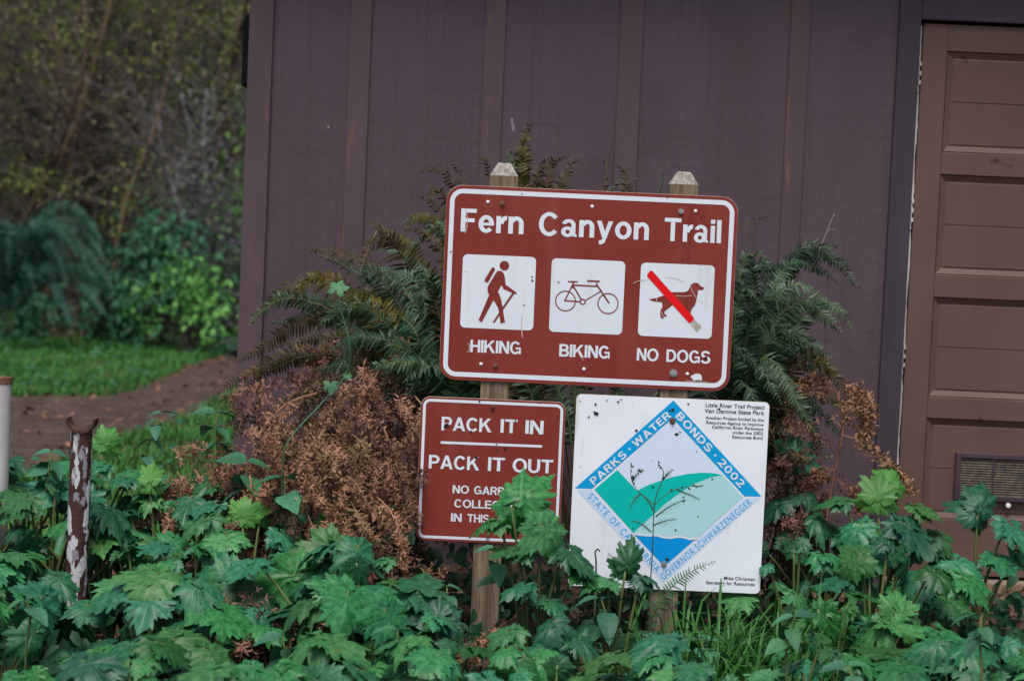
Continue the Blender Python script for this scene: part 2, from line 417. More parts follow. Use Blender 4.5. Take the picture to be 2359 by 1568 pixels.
# louvred vent in the lowest panel
vx0 = xd + .208; vx1 = xd + DW - .13; vz1 = z(1040); vz0 = z(1148); fw = .018
mb = MB(); vy0, vy1 = FY - .010, FY + .016
mb.box(vx0, vx0 + fw, vy0, vy1, vz0, vz1); mb.box(vx1 - fw, vx1, vy0, vy1, vz0, vz1)
mb.box(vx0 + fw, vx1 - fw, vy0 + .001, vy1, vz0, vz0 + fw); mb.box(vx0 + fw, vx1 - fw, vy0 + .001, vy1, vz1 - fw, vz1)
for k in (1, 2, 3):
    xm = vx0 + fw + (vx1 - vx0 - 2 * fw) * k / 4 - .003; mb.box(xm, xm + .006, vy0 + .0025, vy1, vz0 + fw, vz1 - fw)
vo = bevel(mb.build('louvre_vent', M['vent'], dobj), .002)
mb = MB(); ns = 15
for k in range(ns):
    q = vz0 + fw + (vz1 - vz0 - 2 * fw) * (k + .5) / ns; h = .0034
    mb.add([(vx0 + fw, vy0 + .005, q - h), (vx1 - fw, vy0 + .005, q - h), (vx1 - fw, vy0 + .012, q + h), (vx0 + fw, vy0 + .012, q + h)], [(0, 1, 2, 3)])
mb.build('slats', M['slat'], vo)
mb = MB(); mb.tube([((vx0 + vx1) / 2 - .06, FY - .011, vz0 - .012), ((vx0 + vx1) / 2 - .06, FY + .0, vz0 - .012)], .009, 10); mb.build('knob', M['rivet'], vo)

# black flat box on the building's side wall and the dark fitting near its foot
def side_prism(name, pts, x_out, x_in, m, label, cat):
    """pts: (x-outline weight, y, z) outline in the y-z plane, extruded in x"""
    mb = MB(); n = len(pts)
    mb.add([(x_out, y, q) for y, q in pts] + [(x_in, y, q) for y, q in pts],
           [tuple(range(n)), tuple(range(n, 2 * n))[::-1]] + [(i, (i + 1) % n, n + (i + 1) % n, n + i) for i in range(n)])
    return tag(mb.build(name, m), label, cat)


zA, zB = at(566, 45, WY + .15).z, at(556, 190, WY + .15).z
wbx = (at(575, 100, WY).x - at(560, 100, WY).x)
mb = MB()
xo = xc0 - .020; xi = at(559, 100, WY + .13).x
mb.add([(xo, WY + .10, zB + .012), (xo, WY + .10, zA + .035), (xi, WY + .13, zA - .0), (xi, WY + .13, zB - .012),
        (xo, WY + .62, zB + .012), (xo, WY + .62, zA + .035), (xi, WY + .59, zA), (xi, WY + .59, zB - .012)],
       [(0, 1, 2, 3), (4, 7, 6, 5), (0, 4, 5, 1), (3, 2, 6, 7), (1, 5, 6, 2), (0, 3, 7, 4)])
tag(mb.build('shutter', M['dark']), 'flat black shutter standing off the side wall past the top of the corner board', 'shutter')
mb = MB(); p = at(540, 812, WY + .3)
mb.add([(xc0 - .02, WY + .25, p.z + .022), (xc0 - .02, WY + .25, p.z - .045), (at(528, 812, WY + .27).x, WY + .27, p.z + .004), (xc0 - .02, WY + .36, p.z + .022), (xc0 - .02, WY + .36, p.z - .045), (at(528, 812, WY + .27).x, WY + .34, p.z + .004)],
       [(0, 1, 2), (3, 5, 4), (0, 2, 5, 3), (1, 4, 5, 2), (0, 3, 4, 1)])
tag(mb.build('bracket', M['dark']), 'small dark pointed bracket low on the side of the building corner', 'bracket')

# ------------------------------------------------------------------ sign lettering: heavy grotesque built from bars and rings
SW, HW = .245, .19


def rect(x0, y0, x1, y1): return [[(x0, y0), (x1, y0), (x1, y1), (x0, y1)]]


def ring(cx, cy, rx, ry, a0=0, a1=360, wx=None, wy=None, n=None):
    wx = SW if wx is None else wx; wy = HW if wy is None else wy
    n = n or max(6, int(abs(a1 - a0) / 9)); out = []
    P = lambda a, k: (cx + (rx - k * wx) * math.cos(R_(a)), cy + (ry - k * wy) * math.sin(R_(a)))
    pts_o = [P(a0 + (a1 - a0) * i / n, 0) for i in range(n + 1)]; pts_i = [P(a0 + (a1 - a0) * i / n, 1) for i in range(n + 1)]
    return [('strip', pts_o, pts_i)]


def quadl(x0, y0, x1, y1, w):       # slanted bar whose ends are horizontal cuts, width w measured along x
    return [[(x0, y0), (x0 + w, y0), (x1 + w, y1), (x1, y1)]]


def dbowl(x0, x1, y0, y1):         # right-hand bowl between y0 and y1
    ry = (y1 - y0) / 2; rx = min((x1 - x0) * .72, ry * 1.15); cx = x1 - rx
    return rect(x0, y1 - HW, cx, y1) + rect(x0, y0, cx, y0 + HW) + ring(cx, (y0 + y1) / 2, rx, ry, -90, 90)


XH = .74


def glyph(c):
    S, H = SW, HW
    if c == 'A': return .95, quadl(0, 0, .36, 1, .225) + quadl(.725, 0, .365, 1, .225) + rect(.22, .2, .73, .2 + H)
    if c == 'B': return .83, rect(0, 0, S, 1) + dbowl(S - .01, .78, .44, 1) + dbowl(S - .01, .83, 0, .58)
    if c == 'C': return .92, ring(.47, .5, .47, .52, 38, 322)
    if c == 'D': return .86, rect(0, 0, S, 1) + rect(S - .01, 1 - H, .4, 1) + rect(S - .01, 0, .4, H) + ring(.38, .5, .48, .5, -90, 90)
    if c == 'E': return .74, rect(0, 0, S, 1) + rect(S - .01, 1 - H, .73, 1) + rect(S - .01, .43, .68, .43 + H) + rect(S - .01, 0, .74, H)
    if c == 'F': return .70, rect(0, 0, S, 1) + rect(S - .01, 1 - H, .70, 1) + rect(S - .01, .42, .62, .42 + H)
    if c == 'G': return .96, ring(.47, .5, .47, .52, 38, 318) + rect(.50, .38, .94, .38 + .155) + rect(.79, .0, .94, .4)
    if c == 'H': return .84, rect(0, 0, S, 1) + rect(.84 - S, 0, .84, 1) + rect(S - .01, .42, .85 - S, .42 + H)
    if c == 'I': return S, rect(0, 0, S, 1)
    if c == 'K': return .93, rect(0, 0, S, 1) + [[(S - .01, .30), (S - .01, .555), (.62, 1), (.88, 1)]] + [[(.34, .545), (.68, 0), (.94, 0), (.49, .68)]]
    if c == 'L': return .70, rect(0, 0, S, 1) + rect(S - .01, 0, .70, H)
    if c == 'M': return 1.02, rect(0, 0, .19, 1) + rect(.83, 0, 1.02, 1) + quadl(.40, 0, .06, 1, .22) + quadl(.40, 0, .74, 1, .22)
    if c == 'N': return .85, rect(0, 0, S, 1) + rect(.85 - S, 0, .85, 1) + quadl(.85 - S - .03, 0, 0, 1, .235)
    if c == 'O': return 1.0, ring(.5, .5, .5, .52)
    if c == 'P': return .80, rect(0, 0, S, 1) + dbowl(S - .01, .80, .36, 1)
    if c == 'R': return .86, rect(0, 0, S, 1) + dbowl(S - .01, .82, .40, 1) + [[(.40, .42), (.63, 0), (.87, 0), (.62, .50)]]
    if c == 'S': return .86, ring(.42, .725, .39, .29, 12, 275) + ring(.43, .285, .43, .305, 90, -168)
    if c == 'T': return .82, rect(.31, 0, .31 + S, .99) + rect(0, 1 - H, .82, 1)
    if c == 'U': return .84, rect(0, .36, S, 1) + rect(.84 - S, .36, .84, 1) + ring(.42, .37, .42, .39, 180, 360)
    if c == 'V': return .9, quadl(.34, 0, 0, 1, .225) + quadl(.335, 0, .675, 1, .225)
    if c == 'W': return 1.3, quadl(.22, 0, 0, 1, .21) + quadl(.24, 0, .545, 1, .2) + quadl(.86, 0, .555, 1, .2) + quadl(.88, 0, 1.09, 1, .21)
    if c == 'Z': return .8, rect(.03, 1 - H, .78, 1) + rect(0, 0, .8, H) + quadl(.0, .1, .52, .9, .26)
    if c == '0': return .76, ring(.38, .5, .38, .51, wx=.2)
    if c == '2': return .76, ring(.37, .69, .37, .32, -38, 172) + rect(0, 0, .75, H) + [[(0, .08), (.22, .12), (.72, .52), (.54, .62)]]
    if c == '*': return .30, [[(.15, .30), (.30, .48), (.15, .66), (0, .48)]]
    if c == 'e': return .70, ring(.35, XH / 2, .35, XH / 2 + .015, 0, 322) + rect(.12, .31, .695, .43)
    if c == 'r': return .45, rect(0, 0, S, XH) + ring(.47, XH - .37, .36, .39, 88, 172, wy=.19)
    if c == 'n': return .69, rect(0, 0, S, XH) + rect(.69 - S, 0, .69, XH - .28) + ring(.375, XH - .29, .315, .305, 0, 165)
    if c == 'a': return .71, rect(.455, .02, .455 + .19, XH - .22) + ring(.335, XH - .235, .31, .25, 0, 168, wx=.19, wy=.15) + ring(.29, .205, .29, .225, wx=.19, wy=.135) + rect(.60, 0, .71, .1)
    if c == 'y': return .74, quadl(.275, 0, 0, XH, .22) + [[(.13, -.27), (.25, -.27), (.38, -.2), (.74, XH), (.535, XH), (.30, .02), (.265, -.07), (.13, -.11)]]
    if c == 'o': return .75, ring(.375, XH / 2, .375, XH / 2 + .015)
    if c == 'i': return S, rect(0, 0, S, XH) + rect(0, .83, S, 1)
    if c == 'l': return S, rect(0, 0, S, 1)
    return .3, []


def add_poly(mb, pts, to3, d):
    mb.add([to3(x, y, d) for x, y in pts], [tuple(range(len(pts)))])


def add_shapes(mb, shapes, tf, to3, d):
    for k, s_ in enumerate(shapes):
        dd = d + .00012 * (k % 4)
        if s_[0] == 'strip':
            n = len(s_[1]); vs = [to3(*tf(*p), dd) for p in s_[1]] + [to3(*tf(*p), dd) for p in s_[2]]
            mb.add(vs, [(i, i + 1, n + i + 1, n + i) for i in range(n - 1)])
        else:
            add_poly(mb, [tf(*p) for p in s_], to3, dd)


def word(mb, txt, p0, p1, h, to3, d, gap=.075, xr=None):
    """lay txt with its baseline from p0 to p1 (artwork coordinates), cap height h, squeezed to fit"""
    w = []; x = 0
    for c in txt:
        if c == ' ': x += .36; continue
        a, g_ = glyph(c); w.append((x, g_)); x += a + gap
    tot = x - gap
    ux, uy = (p1[0] - p0[0]) / tot, (p1[1] - p0[1]) / tot
    L_ = math.hypot(ux, uy); vx, vy = -(-uy / L_) * h, -(ux / L_) * h          # up = baseline turned; artwork y runs down
    for x0, g_ in w:
        add_shapes(mb, g_, lambda gx_, gy_: (p0[0] + ux * (x0 + gx_) + vx * gy_, p0[1] + uy * (x0 + gx_) + vy * gy_), to3, d)


def rounded(pts, r, n=6):
    out = []; k = len(pts)
    for i in range(k):
        p = Vector(pts[i]); a = (Vector(pts[i - 1]) - p); b = (Vector(pts[(i + 1) % k]) - p)
        ra = min(r, a.length * .49, b.length * .49); a.normalize(); b.normalize()
        for j in range(n + 1):
            t = j / n; q0, q1, q2 = p + a * ra, p, p + b * ra
            # circular-ish corner
            w = .7071; bw = ((1 - t) ** 2, 2 * w * t * (1 - t), t * t); s_ = sum(bw)
            q = (q0 * bw[0] + q1 * bw[1] + q2 * bw[2]) / s_
            out.append((q.x, q.y))
    return out


def circle(cx, cy, r, n=28, ry=None):
    return [(cx + r * math.cos(2 * math.pi * i / n), cy + (ry or r) * math.sin(2 * math.pi * i / n)) for i in range(n)]


def stroke(mb, pts, w, to3, d, closed=False):
    P = [Vector(p) for p in pts]; n = len(P); A = []; B = []
    for i in range(n):
        a = P[i - 1] if (i or closed) else P[i]; b = P[(i + 1) % n] if (i < n - 1 or closed) else P[i]
        t = (b - a).normalized(); q = Vector((-t.y, t.x)) * w / 2
        A.append(P[i] + q); B.append(P[i] - q)
    vs = [to3(p.x, p.y, d) for p in A] + [to3(p.x, p.y, d) for p in B]
    m = n if closed else n - 1
    mb.add(vs, [(i, (i + 1) % n, n + (i + 1) % n, n + i) for i in range(m)])


class Board:
    """a sign plate; its artwork is given in the coordinates of an upright drawing (y down) fixed by three corners"""

    def __init__(s, name, label, cat, w, h, centre, yf, TL, TR, BL, radius, thick, face, edge):
        s.w, s.h = w, h; s.TL, s.TR, s.BL = Vector(TL), Vector(TR), Vector(BL)
        e1, e2 = s.TR - s.TL, s.BL - s.TL; det = e1.x * e2.y - e1.y * e2.x
        s.inv = ((e2.y / det, -e2.x / det), (-e1.y / det, e1.x / det))
        c = at(*centre, yf); s.o = thing(name, label, cat, (c.x, yf, c.z)); s.mm = w / e1.length
        pl = rounded([(-w / 2, -h / 2), (w / 2, -h / 2), (w / 2, h / 2), (-w / 2, h / 2)], radius, 10)
        mb = MB(); n = len(pl)
        ins = [(x * (1 - .0022 / w * 1), q * (1 - .0022 / h)) for x, q in pl]
        mb.add([(x, 0, q) for x, q in ins], [tuple(range(n))])
        mb.m = 1
        mb.add([(x, 0, q) for x, q in ins] + [(x, .0012, q) for x, q in pl] + [(x, thick, q) for x, q in pl],
               [(i, n + i, n + (i + 1) % n, (i + 1) % n) for i in range(n)] + [(n + i, 2 * n + i, 2 * n + (i + 1) % n, n + (i + 1) % n) for i in range(n)] + [tuple(range(2 * n, 3 * n))[::-1]])
        s.plate = mb.build('plate', [face, edge], s.o)

    def to3(s, x, y, d):
        q = Vector((x, y)) - s.TL
        u = s.inv[0][0] * q.x + s.inv[0][1] * q.y; v = s.inv[1][0] * q.x + s.inv[1][1] * q.y
        return ((u - .5) * s.w, -d, (.5 - v) * s.h)

    def part(s, name, m, fn, parent=None):
        mb = MB(); fn(mb); return mb.build(name, m, parent or s.o)

    def poly(s, name, m, pts, d=.0006, parent=None):
        return s.part(name, m, lambda mb: add_poly(mb, pts, s.to3, d), parent)

    def words(s, name, m, ws, h, d=.0006, gap=.075, parent=None):
        for t, a, b in ws: s.part(name, m, lambda mb: word(mb, t, a, b, h, s.to3, d, gap), parent)

    def stripe(s, off, wd, rad, m):
        mb = MB(); P = []
        for o_, r in ((off, rad - off), (off + wd, rad - off - wd)):
            a, b = s.w / 2 - o_, s.h / 2 - o_
            P.append(rounded([(-a, -b), (a, -b), (a, b), (-a, b)], max(r, .004), 10))
        n = len(P[0]); mb.add([(x, -.0006, q) for x, q in P[0]] + [(x, -.0006, q) for x, q in P[1]], [(i, (i + 1) % n, n + (i + 1) % n, n + i) for i in range(n)])
        mb.build('border', m, s.o)

    def bolt(s, x, y, r, m, washer=0, hexa=True, name='bolt'):
        mb = MB(); px, _, pz = s.to3(x, y, 0)
        if washer: mb.tube([(px, -.0004, pz), (px, -.003, pz)], washer, 20)
        if hexa:
            mb.tube([(px, -.0004, pz), (px, -.0075, pz)], r, 6)
        else:
            mb.tube([(px, -.0004, pz), (px, -.002, pz), (px, -.0035, pz)], [r, r * .85, r * .3], 12)
        o = mb.build(name, m, s.o)
        return o


SW, HW = .212, .170
# ---- main trail sign (drawing coordinates: 2.45 px per photo px)
B1 = Board('trail_sign', 'large brown trail sign with white border and three white pictogram squares', 'sign', .915, .612,
           (1355.6, 664.4), -.006, (134, 57), (2228, 146), (67, 1460), .052, .006, M['brown'], M['edge'])
B1.stripe(.0115, .0145, .052, M['white'])
sl_ = .0424
bl = lambda x0, y0, x1: ((x0, y0), (x1, y0 + (x1 - x0) * sl_))
B1.words('trail_name', M['white'], [('Fern', *bl(229, 395, 680)), ('Canyon', *bl(789, 421, 1580)), ('Trail', *bl(1690, 459, 2098))], 166, gap=.10)
B1.words('caption', M['white'], [('HIKING', *bl(294, 1263, 660))], 90, gap=.06)
B1.words('caption', M['white'], [('BIKING', *bl(935, 1293, 1300))], 90, gap=.06)
B1.words('caption', M['white'], [('NO', *bl(1494, 1321, 1650)), ('DOGS', *bl(1707, 1330, 2025))], 90, gap=.06)
pan = []
for q in ([(247, 557), (773, 578), (748, 1107), (222, 1085)], [(885, 585), (1414, 608), (1388, 1137), (862, 1114)], [(1527, 615), (2057, 636), (2033, 1165), (1502, 1142)]):
    pan.append(B1.poly('pictogram_square', M['white'], rounded(q, 34)))
c7 = lambda p: ((1300 + p[0] / 5.6 - 1260) * 2.45, (720 + p[1] / 5.6 - 520) * 2.45)
c8 = lambda p: ((1680 + p[0] / 3.919 - 1260) * 2.45, (750 + p[1] / 3.919 - 520) * 2.45)


def hiker(mb):
    add_poly(mb, [c7(p) for p in circle(1018, 342, 79)], B1.to3, .0012)
    add_poly(mb, [c7(p) for p in rounded([(820, 362), (874, 396), (740, 630), (680, 592)], 22)], B1.to3, .0012)
    add_poly(mb, [c7(p) for p in [(890, 443), (905, 431), (932, 425), (962, 431), (990, 449), (1012, 482), (1023, 520), (1029, 570), (1037, 655), (1219, 785), (1213, 814), (1150, 792), (1002, 727), (985, 685), (965, 666),
                                 (910, 772), (932, 810), (950, 855), (966, 915), (983, 1000), (990, 1070), (1026, 1275), (950, 1297), (938, 1190), (926, 1110), (910, 1035), (848, 926), (838, 920), (828, 926), (640, 1279), (588, 1240),
                                 (765, 822), (748, 790), (738, 745), (740, 705), (752, 668)]], B1.to3, .0012)
    add_poly(mb, [c7(p) for p in [(1143, 790), (1178, 806), (995, 1070), (855, 1279), (818, 1279)]], B1.to3, .00135)


B1.part('hiker', M['brown'], hiker, pan[0])


def bike(mb):
    t = B1.to3
    for cx, cy, r, w in ((982, 893, 71, 8), (1288, 911, 72, 8), (1106, 899, 18, 9)): stroke(mb, circle(cx, cy, r, 40), w, t, .0012, True)
    for i, (a, b, w) in enumerate((((972, 890), (1086, 898), 10), ((978, 890), (1040, 762), 9), ((1038, 785), (1096, 882), 10), ((1036, 778), (1212, 787), 10), ((1204, 770), (1296, 908), 11), ((1126, 888), (1232, 824), 7),
                                  ((1000, 753), (1070, 754), 9), ((1030, 757), (1044, 757), 12), ((1138, 747), (1228, 751), 11), ((1205, 756), (1212, 788), 7), ((1040, 752), (1034, 800), 9))):
        stroke(mb, [a, b], w, t, .00128 + .00006 * i)


B1.part('bicycle', M['brown'], bike, pan[1])


def dog(mb):
    add_poly(mb, [c8(p) for p in [(885, 503), (930, 496), (975, 490), (1050, 463), (1100, 432), (1165, 422), (1295, 421), (1325, 411), (1345, 390), (1357, 355), (1378, 328), (1402, 316), (1430, 312), (1456, 320), (1470, 345),
                                 (1500, 362), (1520, 368), (1516, 388), (1498, 398), (1460, 396), (1448, 404), (1446, 450), (1436, 490), (1426, 540), (1408, 584), (1386, 604), (1370, 640), (1362, 700), (1330, 700),
                                 (1290, 645), (1200, 562), (1150, 577), (1110, 610), (1066, 645), (1064, 672), (1090, 690), (1088, 704), (1050, 702), (1060, 718), (1040, 728), (1020, 716), (1014, 660), (1018, 632), (1040, 598),
                                 (1040, 552), (1028, 537), (960, 533), (915, 522)]], B1.to3, .0012)


B1.part('dog', M['brown'], dog, pan[2])
B1.poly('red_tape', M['red'], [c8(p) for p in rounded([(912, 165), (1412, 725), (1355, 788), (855, 230)], 22)], .0018)
B1.poly('tape_residue', M['residue'], [c8(p) for p in [(1408, 734), (1440, 770), (1468, 790), (1490, 828), (1462, 850), (1440, 882), (1412, 850), (1366, 792)]], .0015)


def scratches(mb):
    t = B1.to3
    for pts, w in (([(705, 322), (745, 300), (800, 288), (860, 280)], 7), ([(1078, 254), (1150, 256), (1230, 275), (1292, 306)], 5), ([(1360, 355), (1390, 420), (1425, 485)], 7), ([(1195, 464), (1280, 470), (1375, 464)], 7), ([(975, 490), (972, 530)], 7),
                   ([(1025, 640), (1040, 685), (1060, 712)], 8), ([(105, 1190), (135, 1212)], 5), ([(1440, 510), (1500, 555)], 3)):
        stroke(mb, [c8(p) for p in pts], w / 1.6, t, .0021)
    stroke(mb, [(270, 235), (280, 300), (276, 360), (262, 410)], 5, t, .0011)
    stroke(mb, [(276, 1195), (290, 1215), (286, 1255), (270, 1268)], 5, t, .0011)
    stroke(mb, [(668, 1000), (664, 1080), (672, 1160)], 7, t, .0011)


B1.part('scratches', M['scratch'], scratches)


def bear(mb):
    add_poly(mb, [c8(p) for p in [(1363, 1408), (1376, 1386), (1400, 1377), (1416, 1364), (1450, 1361), (1480, 1371), (1494, 1392), (1497, 1440), (1474, 1441), (1464, 1428), (1448, 1441), (1428, 1436), (1414, 1441), (1392, 1436), (1386, 1414)]], B1.to3, .0006)


B1.part('bear_emblem', M['white'], bear)
B1.words('emblem_caption', M['residue'], [('CALIFORNIA', c8((1302, 1455)), c8((1428, 1463))), ('STATE', c8((1440, 1463)), c8((1492, 1466))), ('PARKS', c8((1502, 1466)), c8((1562, 1469)))], 11, gap=.06)
B1.bolt(530, 190, .0062, M['rust'], .0085); B1.bolt(476, 1357, .0062, M['rust'], .0085)
B1.bolt(1813, 248, .0066, M['galv'], .0085); B1.bolt(1759, 1413, .0075, M['galv'], .0125)
for x, y in ((427, 183), (1175, 214), (1917, 246), (372, 1350), (1114, 1385), (1860, 1418)): B1.bolt(x, y, .0056, M['rivet'], 0, False, 'rivet')


def specks(board, n, pts, seed, big):
    random.seed(seed)

    def f(mb):
        for x, y, r in pts + [(random.uniform(200, 1360), random.uniform(140, 1380), random.uniform(.5, 1) * big) for _ in range(n)]:
            a = random.uniform(0, 6.3)
            pl = [(x + r * random.uniform(.5, 1.2) * math.cos(a + k * 1.05) * 1.25, y + r * random.uniform(.5, 1.2) * math.sin(a + k * 1.05)) for k in range(6)]
            add_poly(mb, pl, board.to3, .0022)
    board.part('dirt', M['speck'], f)['kind'] = 'stuff'


specks(B1, 6, [(1990, 1300, 13), (672, 125, 5), (1715, 148, 6), (685, 923, 6), (742, 720, 6), (745, 745, 8), (932, 757, 7), (268, 686, 5), (1960, 286, 7), (158, 540, 6)], 2, 4)

# ---- small brown sign
B2 = Board('rule_sign', 'small square brown sign lettered pack it in pack it out, below the large sign', 'sign', .457, .457,
           (1129.9, 1084.9), -.006, (120, 126), (1450, 189), (60, 1463), .030, .004, M['brown'], M['edge'])
B2.stripe(.0075, .0088, .030, M['white'])
sl_ = .0445
B2.words('heading', M['white'], [('PACK', *bl(304, 444, 762)), ('IT', *bl(846, 468, 1000)), ('IN', *bl(1074, 478, 1240))], 126)
B2.part('rule_line', M['white'], lambda mb: stroke(mb, [(298, 557), (1230, 596)], 23, B2.to3, .0006))
B2.words('heading', M['white'], [('PACK', *bl(186, 797, 650)), ('IT', *bl(730, 821, 884)), ('OUT', *bl(956, 832, 1327))], 126)
B2.words('notice', M['white'], [('NO', *bl(405, 1028, 556)), ('GARBAGE', *bl(603, 1037, 1090))], 75)
B2.words('notice', M['white'], [('COLLECTION', *bl(420, 1160, 1086))], 76)
B2.words('notice', M['white'], [('IN', *bl(389, 1291, 488)), ('THIS', *bl(540, 1298, 742)), ('AREA', *bl(800, 1309, 1106))], 76)
B2.bolt(780, 222, .0050, M['rust'], .0058); B2.bolt(728, 1428, .0058, M['rust'], .0062)
specks(B2, 12, [(350, 395, 22), (335, 410, 12), (985, 355, 10), (580, 458, 11), (812, 575, 9), (820, 628, 11), (890, 615, 14), (1068, 370, 8), (625, 700, 13), (350, 725, 7), (1370, 322, 7), (770, 265, 9), (655, 180, 9), (1208, 190, 7), (1310, 495, 6)], 4, 4)

# ---- square white sign
B3 = Board('grant_sign', 'square white sign with a blue and green diamond emblem and two lines of diagonal lettering', 'sign', .61, .61,
           (1540, 1137.7), -.006, (108, 70), (1478, 132), (65, 1440), .016, .003, M['whiteplate'], M['edge'])
dT, dL, dR, dB = (795, 118), (108, 742), (1432, 803), (745, 1427)
iT, iL, iR, iB = (791, 254), (240, 750), (1303, 806), (750, 1306)
em = B3.poly('emblem', M['paletop'], [iT, iL, iB, iR], .0006)
B3.poly('upper_band', M['blue'], [dT, dL, (228, 746), (791, 245), (1310, 800), dR], .0006)
B3.poly('lower_band', M['paleband'], [(118, 752), (228, 756), (748, 1318), (1313, 812), (1422, 812), (745, 1418)], .0006)
B3.poly('shore', M['teal'], [(405, 612), (548, 760), (620, 722), (700, 694), (800, 662), (900, 641), (1000, 632), (1080, 634), (1150, 648), (1070, 666), (980, 700), (900, 744), (820, 800), (740, 862), (660, 938), (590, 1003), (528, 1062), (246, 752)], .0010, em)
B3.poly('field', M['aqua'], [(1152, 649), (1298, 806), (1000, 1082), (960, 1098), (900, 1088), (850, 1078), (770, 1088), (700, 1076), (640, 1072), (560, 1080), (533, 1064), (590, 1006), (660, 941), (740, 866), (820, 804), (900, 748), (980, 704), (1070, 670)], .0010, em)
wv = [(536, 1068), (580, 1076), (640, 1080), (690, 1078), (740, 1092), (790, 1098), (840, 1088), (880, 1092), (930, 1106), (990, 1100)]
B3.poly('water', M['deepblue'], [(x, y + 9) for x, y in wv][:-1] + [(968, 1106), (750, 1302), (548, 1088)], .0010, em)
B3.part('wave', M['white'], lambda mb: stroke(mb, wv, 14, B3.to3, .0015), em)
SW, HW = .22, .18


def offs(a, b, t0, t1, o_):
    a, b = Vector(a), Vector(b); d = b - a; n = Vector((-d.y, d.x)).normalized()
    return tuple(a + d * t0 + n * o_), tuple(a + d * t1 + n * o_)


p0, p1 = offs(dL, dT, .0, 1, 62); B3.words('upper_lettering', M['white'], [('PARKS * WATER', (242, 722), (784, 232))], 54, .0012, .17)
B3.words('upper_lettering', M['white'], [('BONDS * 2002', (808, 232), (1278, 742))], 54, .0012, .17)
SW, HW = .245, .19


def text(name, s_, x, y, h, m, board, ang=0, sx=1.0, align='RIGHT', fit=None, d=.0008, off=.012, sp=1.0):
    """thin lettering from Blender's built-in font, converted to a mesh; (x, y) the baseline in drawing coordinates"""
    c = bpy.data.curves.new(name, 'FONT'); c.body = s_; c.size = 1; c.align_x = align; c.offset = off; c.fill_mode = 'FRONT'; c.space_character = sp
    t = bpy.data.objects.new('tmp', c); COL.objects.link(t)
    dg = bpy.context.evaluated_depsgraph_get(); ev = t.evaluated_get(dg); me = bpy.data.meshes.new_from_object(ev)
    bpy.data.objects.remove(t)
    xs = [v.co.x for v in me.vertices]; cap = .70; k = h / cap
    if fit: sx = fit / ((max(xs) - min(xs)) * k)
    ca, sa = math.cos(R_(ang)), math.sin(R_(ang))
    for v in me.vertices:
        a, b = v.co.x * k * sx, v.co.y * k
        v.co = Vector(board.to3(x + a * ca + b * sa, y + a * sa - b * ca, d))
    me.materials.clear(); me.materials.append(m)
    o = bpy.data.objects.new(name, me); COL.objects.link(o); o.parent = board.o
    return o


rows_t = [('Little River Trail Project', 1440, 182, 28, 418), ('Van Damme State Park', 1438, 222, 28, 425), ('Another Project funded by the', 1437, 268, 21, 412), ('Resources Agency to Improve', 1436, 301, 21, 406),
          ('California River Parkways', 1434, 332, 21, 362), ('under the 2002', 1433, 364, 21, 215), ('Resources Bond', 1432, 396, 21, 215), ('Mike Chrisman', 1399, 1406, 24, 222), ('Secretary for Resources', 1396, 1442, 24, 346)]
for s_, x, y, h, f in rows_t: text('small_print', s_, x, y, h, M['ink'], B3, 2.5, fit=f)
text('lower_lettering', 'STATE OF CALIFORNIA', 194, 806, 48, M['blue'], B3, 47.2, align='LEFT', fit=735, sp=1.3, off=.006)
text('lower_lettering', 'GOVERNOR SCHWARZENEGGER', 1368, 852, 48, M['blue'], B3, -41.6, align='RIGHT', fit=825, sp=1.22, off=.006)
B3.bolt(790, 264, .0060, M['rust'], .0098); B3.bolt(747, 1285, .0055, M['galv'], .0095)
specks(B3, 10, [(250, 210, 15), (238, 200, 8), (792, 186, 14), (770, 190, 8), (405, 128, 9), (425, 112, 7), (135, 122, 5), (200, 232, 8), (820, 356, 13), (845, 342, 7), (536, 332, 9), (878, 832, 9), (660, 735, 10), (1078, 678, 9), (985, 945, 7), (826, 1040, 7),
                (965, 482, 5), (770, 1252, 12), (1122, 178, 8), (900, 142, 7), (526, 1030, 7), (876, 806, 6), (145, 590, 4), (325, 118, 5), (652, 548, 4), (243, 145, 8)], 6, 3.5)

# ---- the two square posts
for pa, pb, lab in (((1160, 400), (1118, 1420), 'weathered square wooden post carrying the pack it out sign, chamfered grey top'), ((1572, 420), (1527, 1420), 'weathered square wooden post carrying the white diamond sign, chamfered tan top')):
    a = at(*pa, .046); b = at(*pb, .046); xm = (a.x + b.x) / 2; hw = .0445
    ztop = at(pa[0], pa[1] - 24, .046).z; zsh = ztop - .040; zgr = gz(xm, .046) - .12
    o = thing('sign_post', lab, 'post', (xm, .046, gz(xm, .046)))
    mb = MB(); zg = zgr - o.location.z; zs_ = zsh - o.location.z; zt_ = ztop - o.location.z
    q = [(-hw, -hw), (hw, -hw), (hw, hw), (-hw, hw)]; n = 10; vs = []
    for k in range(n + 1):
        zz_ = zg + (zs_ - zg) * k / n
        vs += [(x, y, zz_) for x, y in q]
    mb.add(vs, [(k * 4 + i, k * 4 + (i + 1) % 4, k * 4 + 4 + (i + 1) % 4, k * 4 + 4 + i) for k in range(n) for i in range(4)] + [(3, 2, 1, 0)])
    bevel(mb.build('shaft', M['post'], o), .003, 2)
    mb = MB(); t = hw * .46
    mb.add([(x, y, zs_) for x, y in q] + [(x / hw * t, y / hw * t, zt_) for x, y in q], [(i, (i + 1) % 4, 4 + (i + 1) % 4, 4 + i) for i in range(4)] + [(4, 5, 6, 7)])
    bevel(mb.build('chamfered_top', M['posttop'], o), .0025, 2)

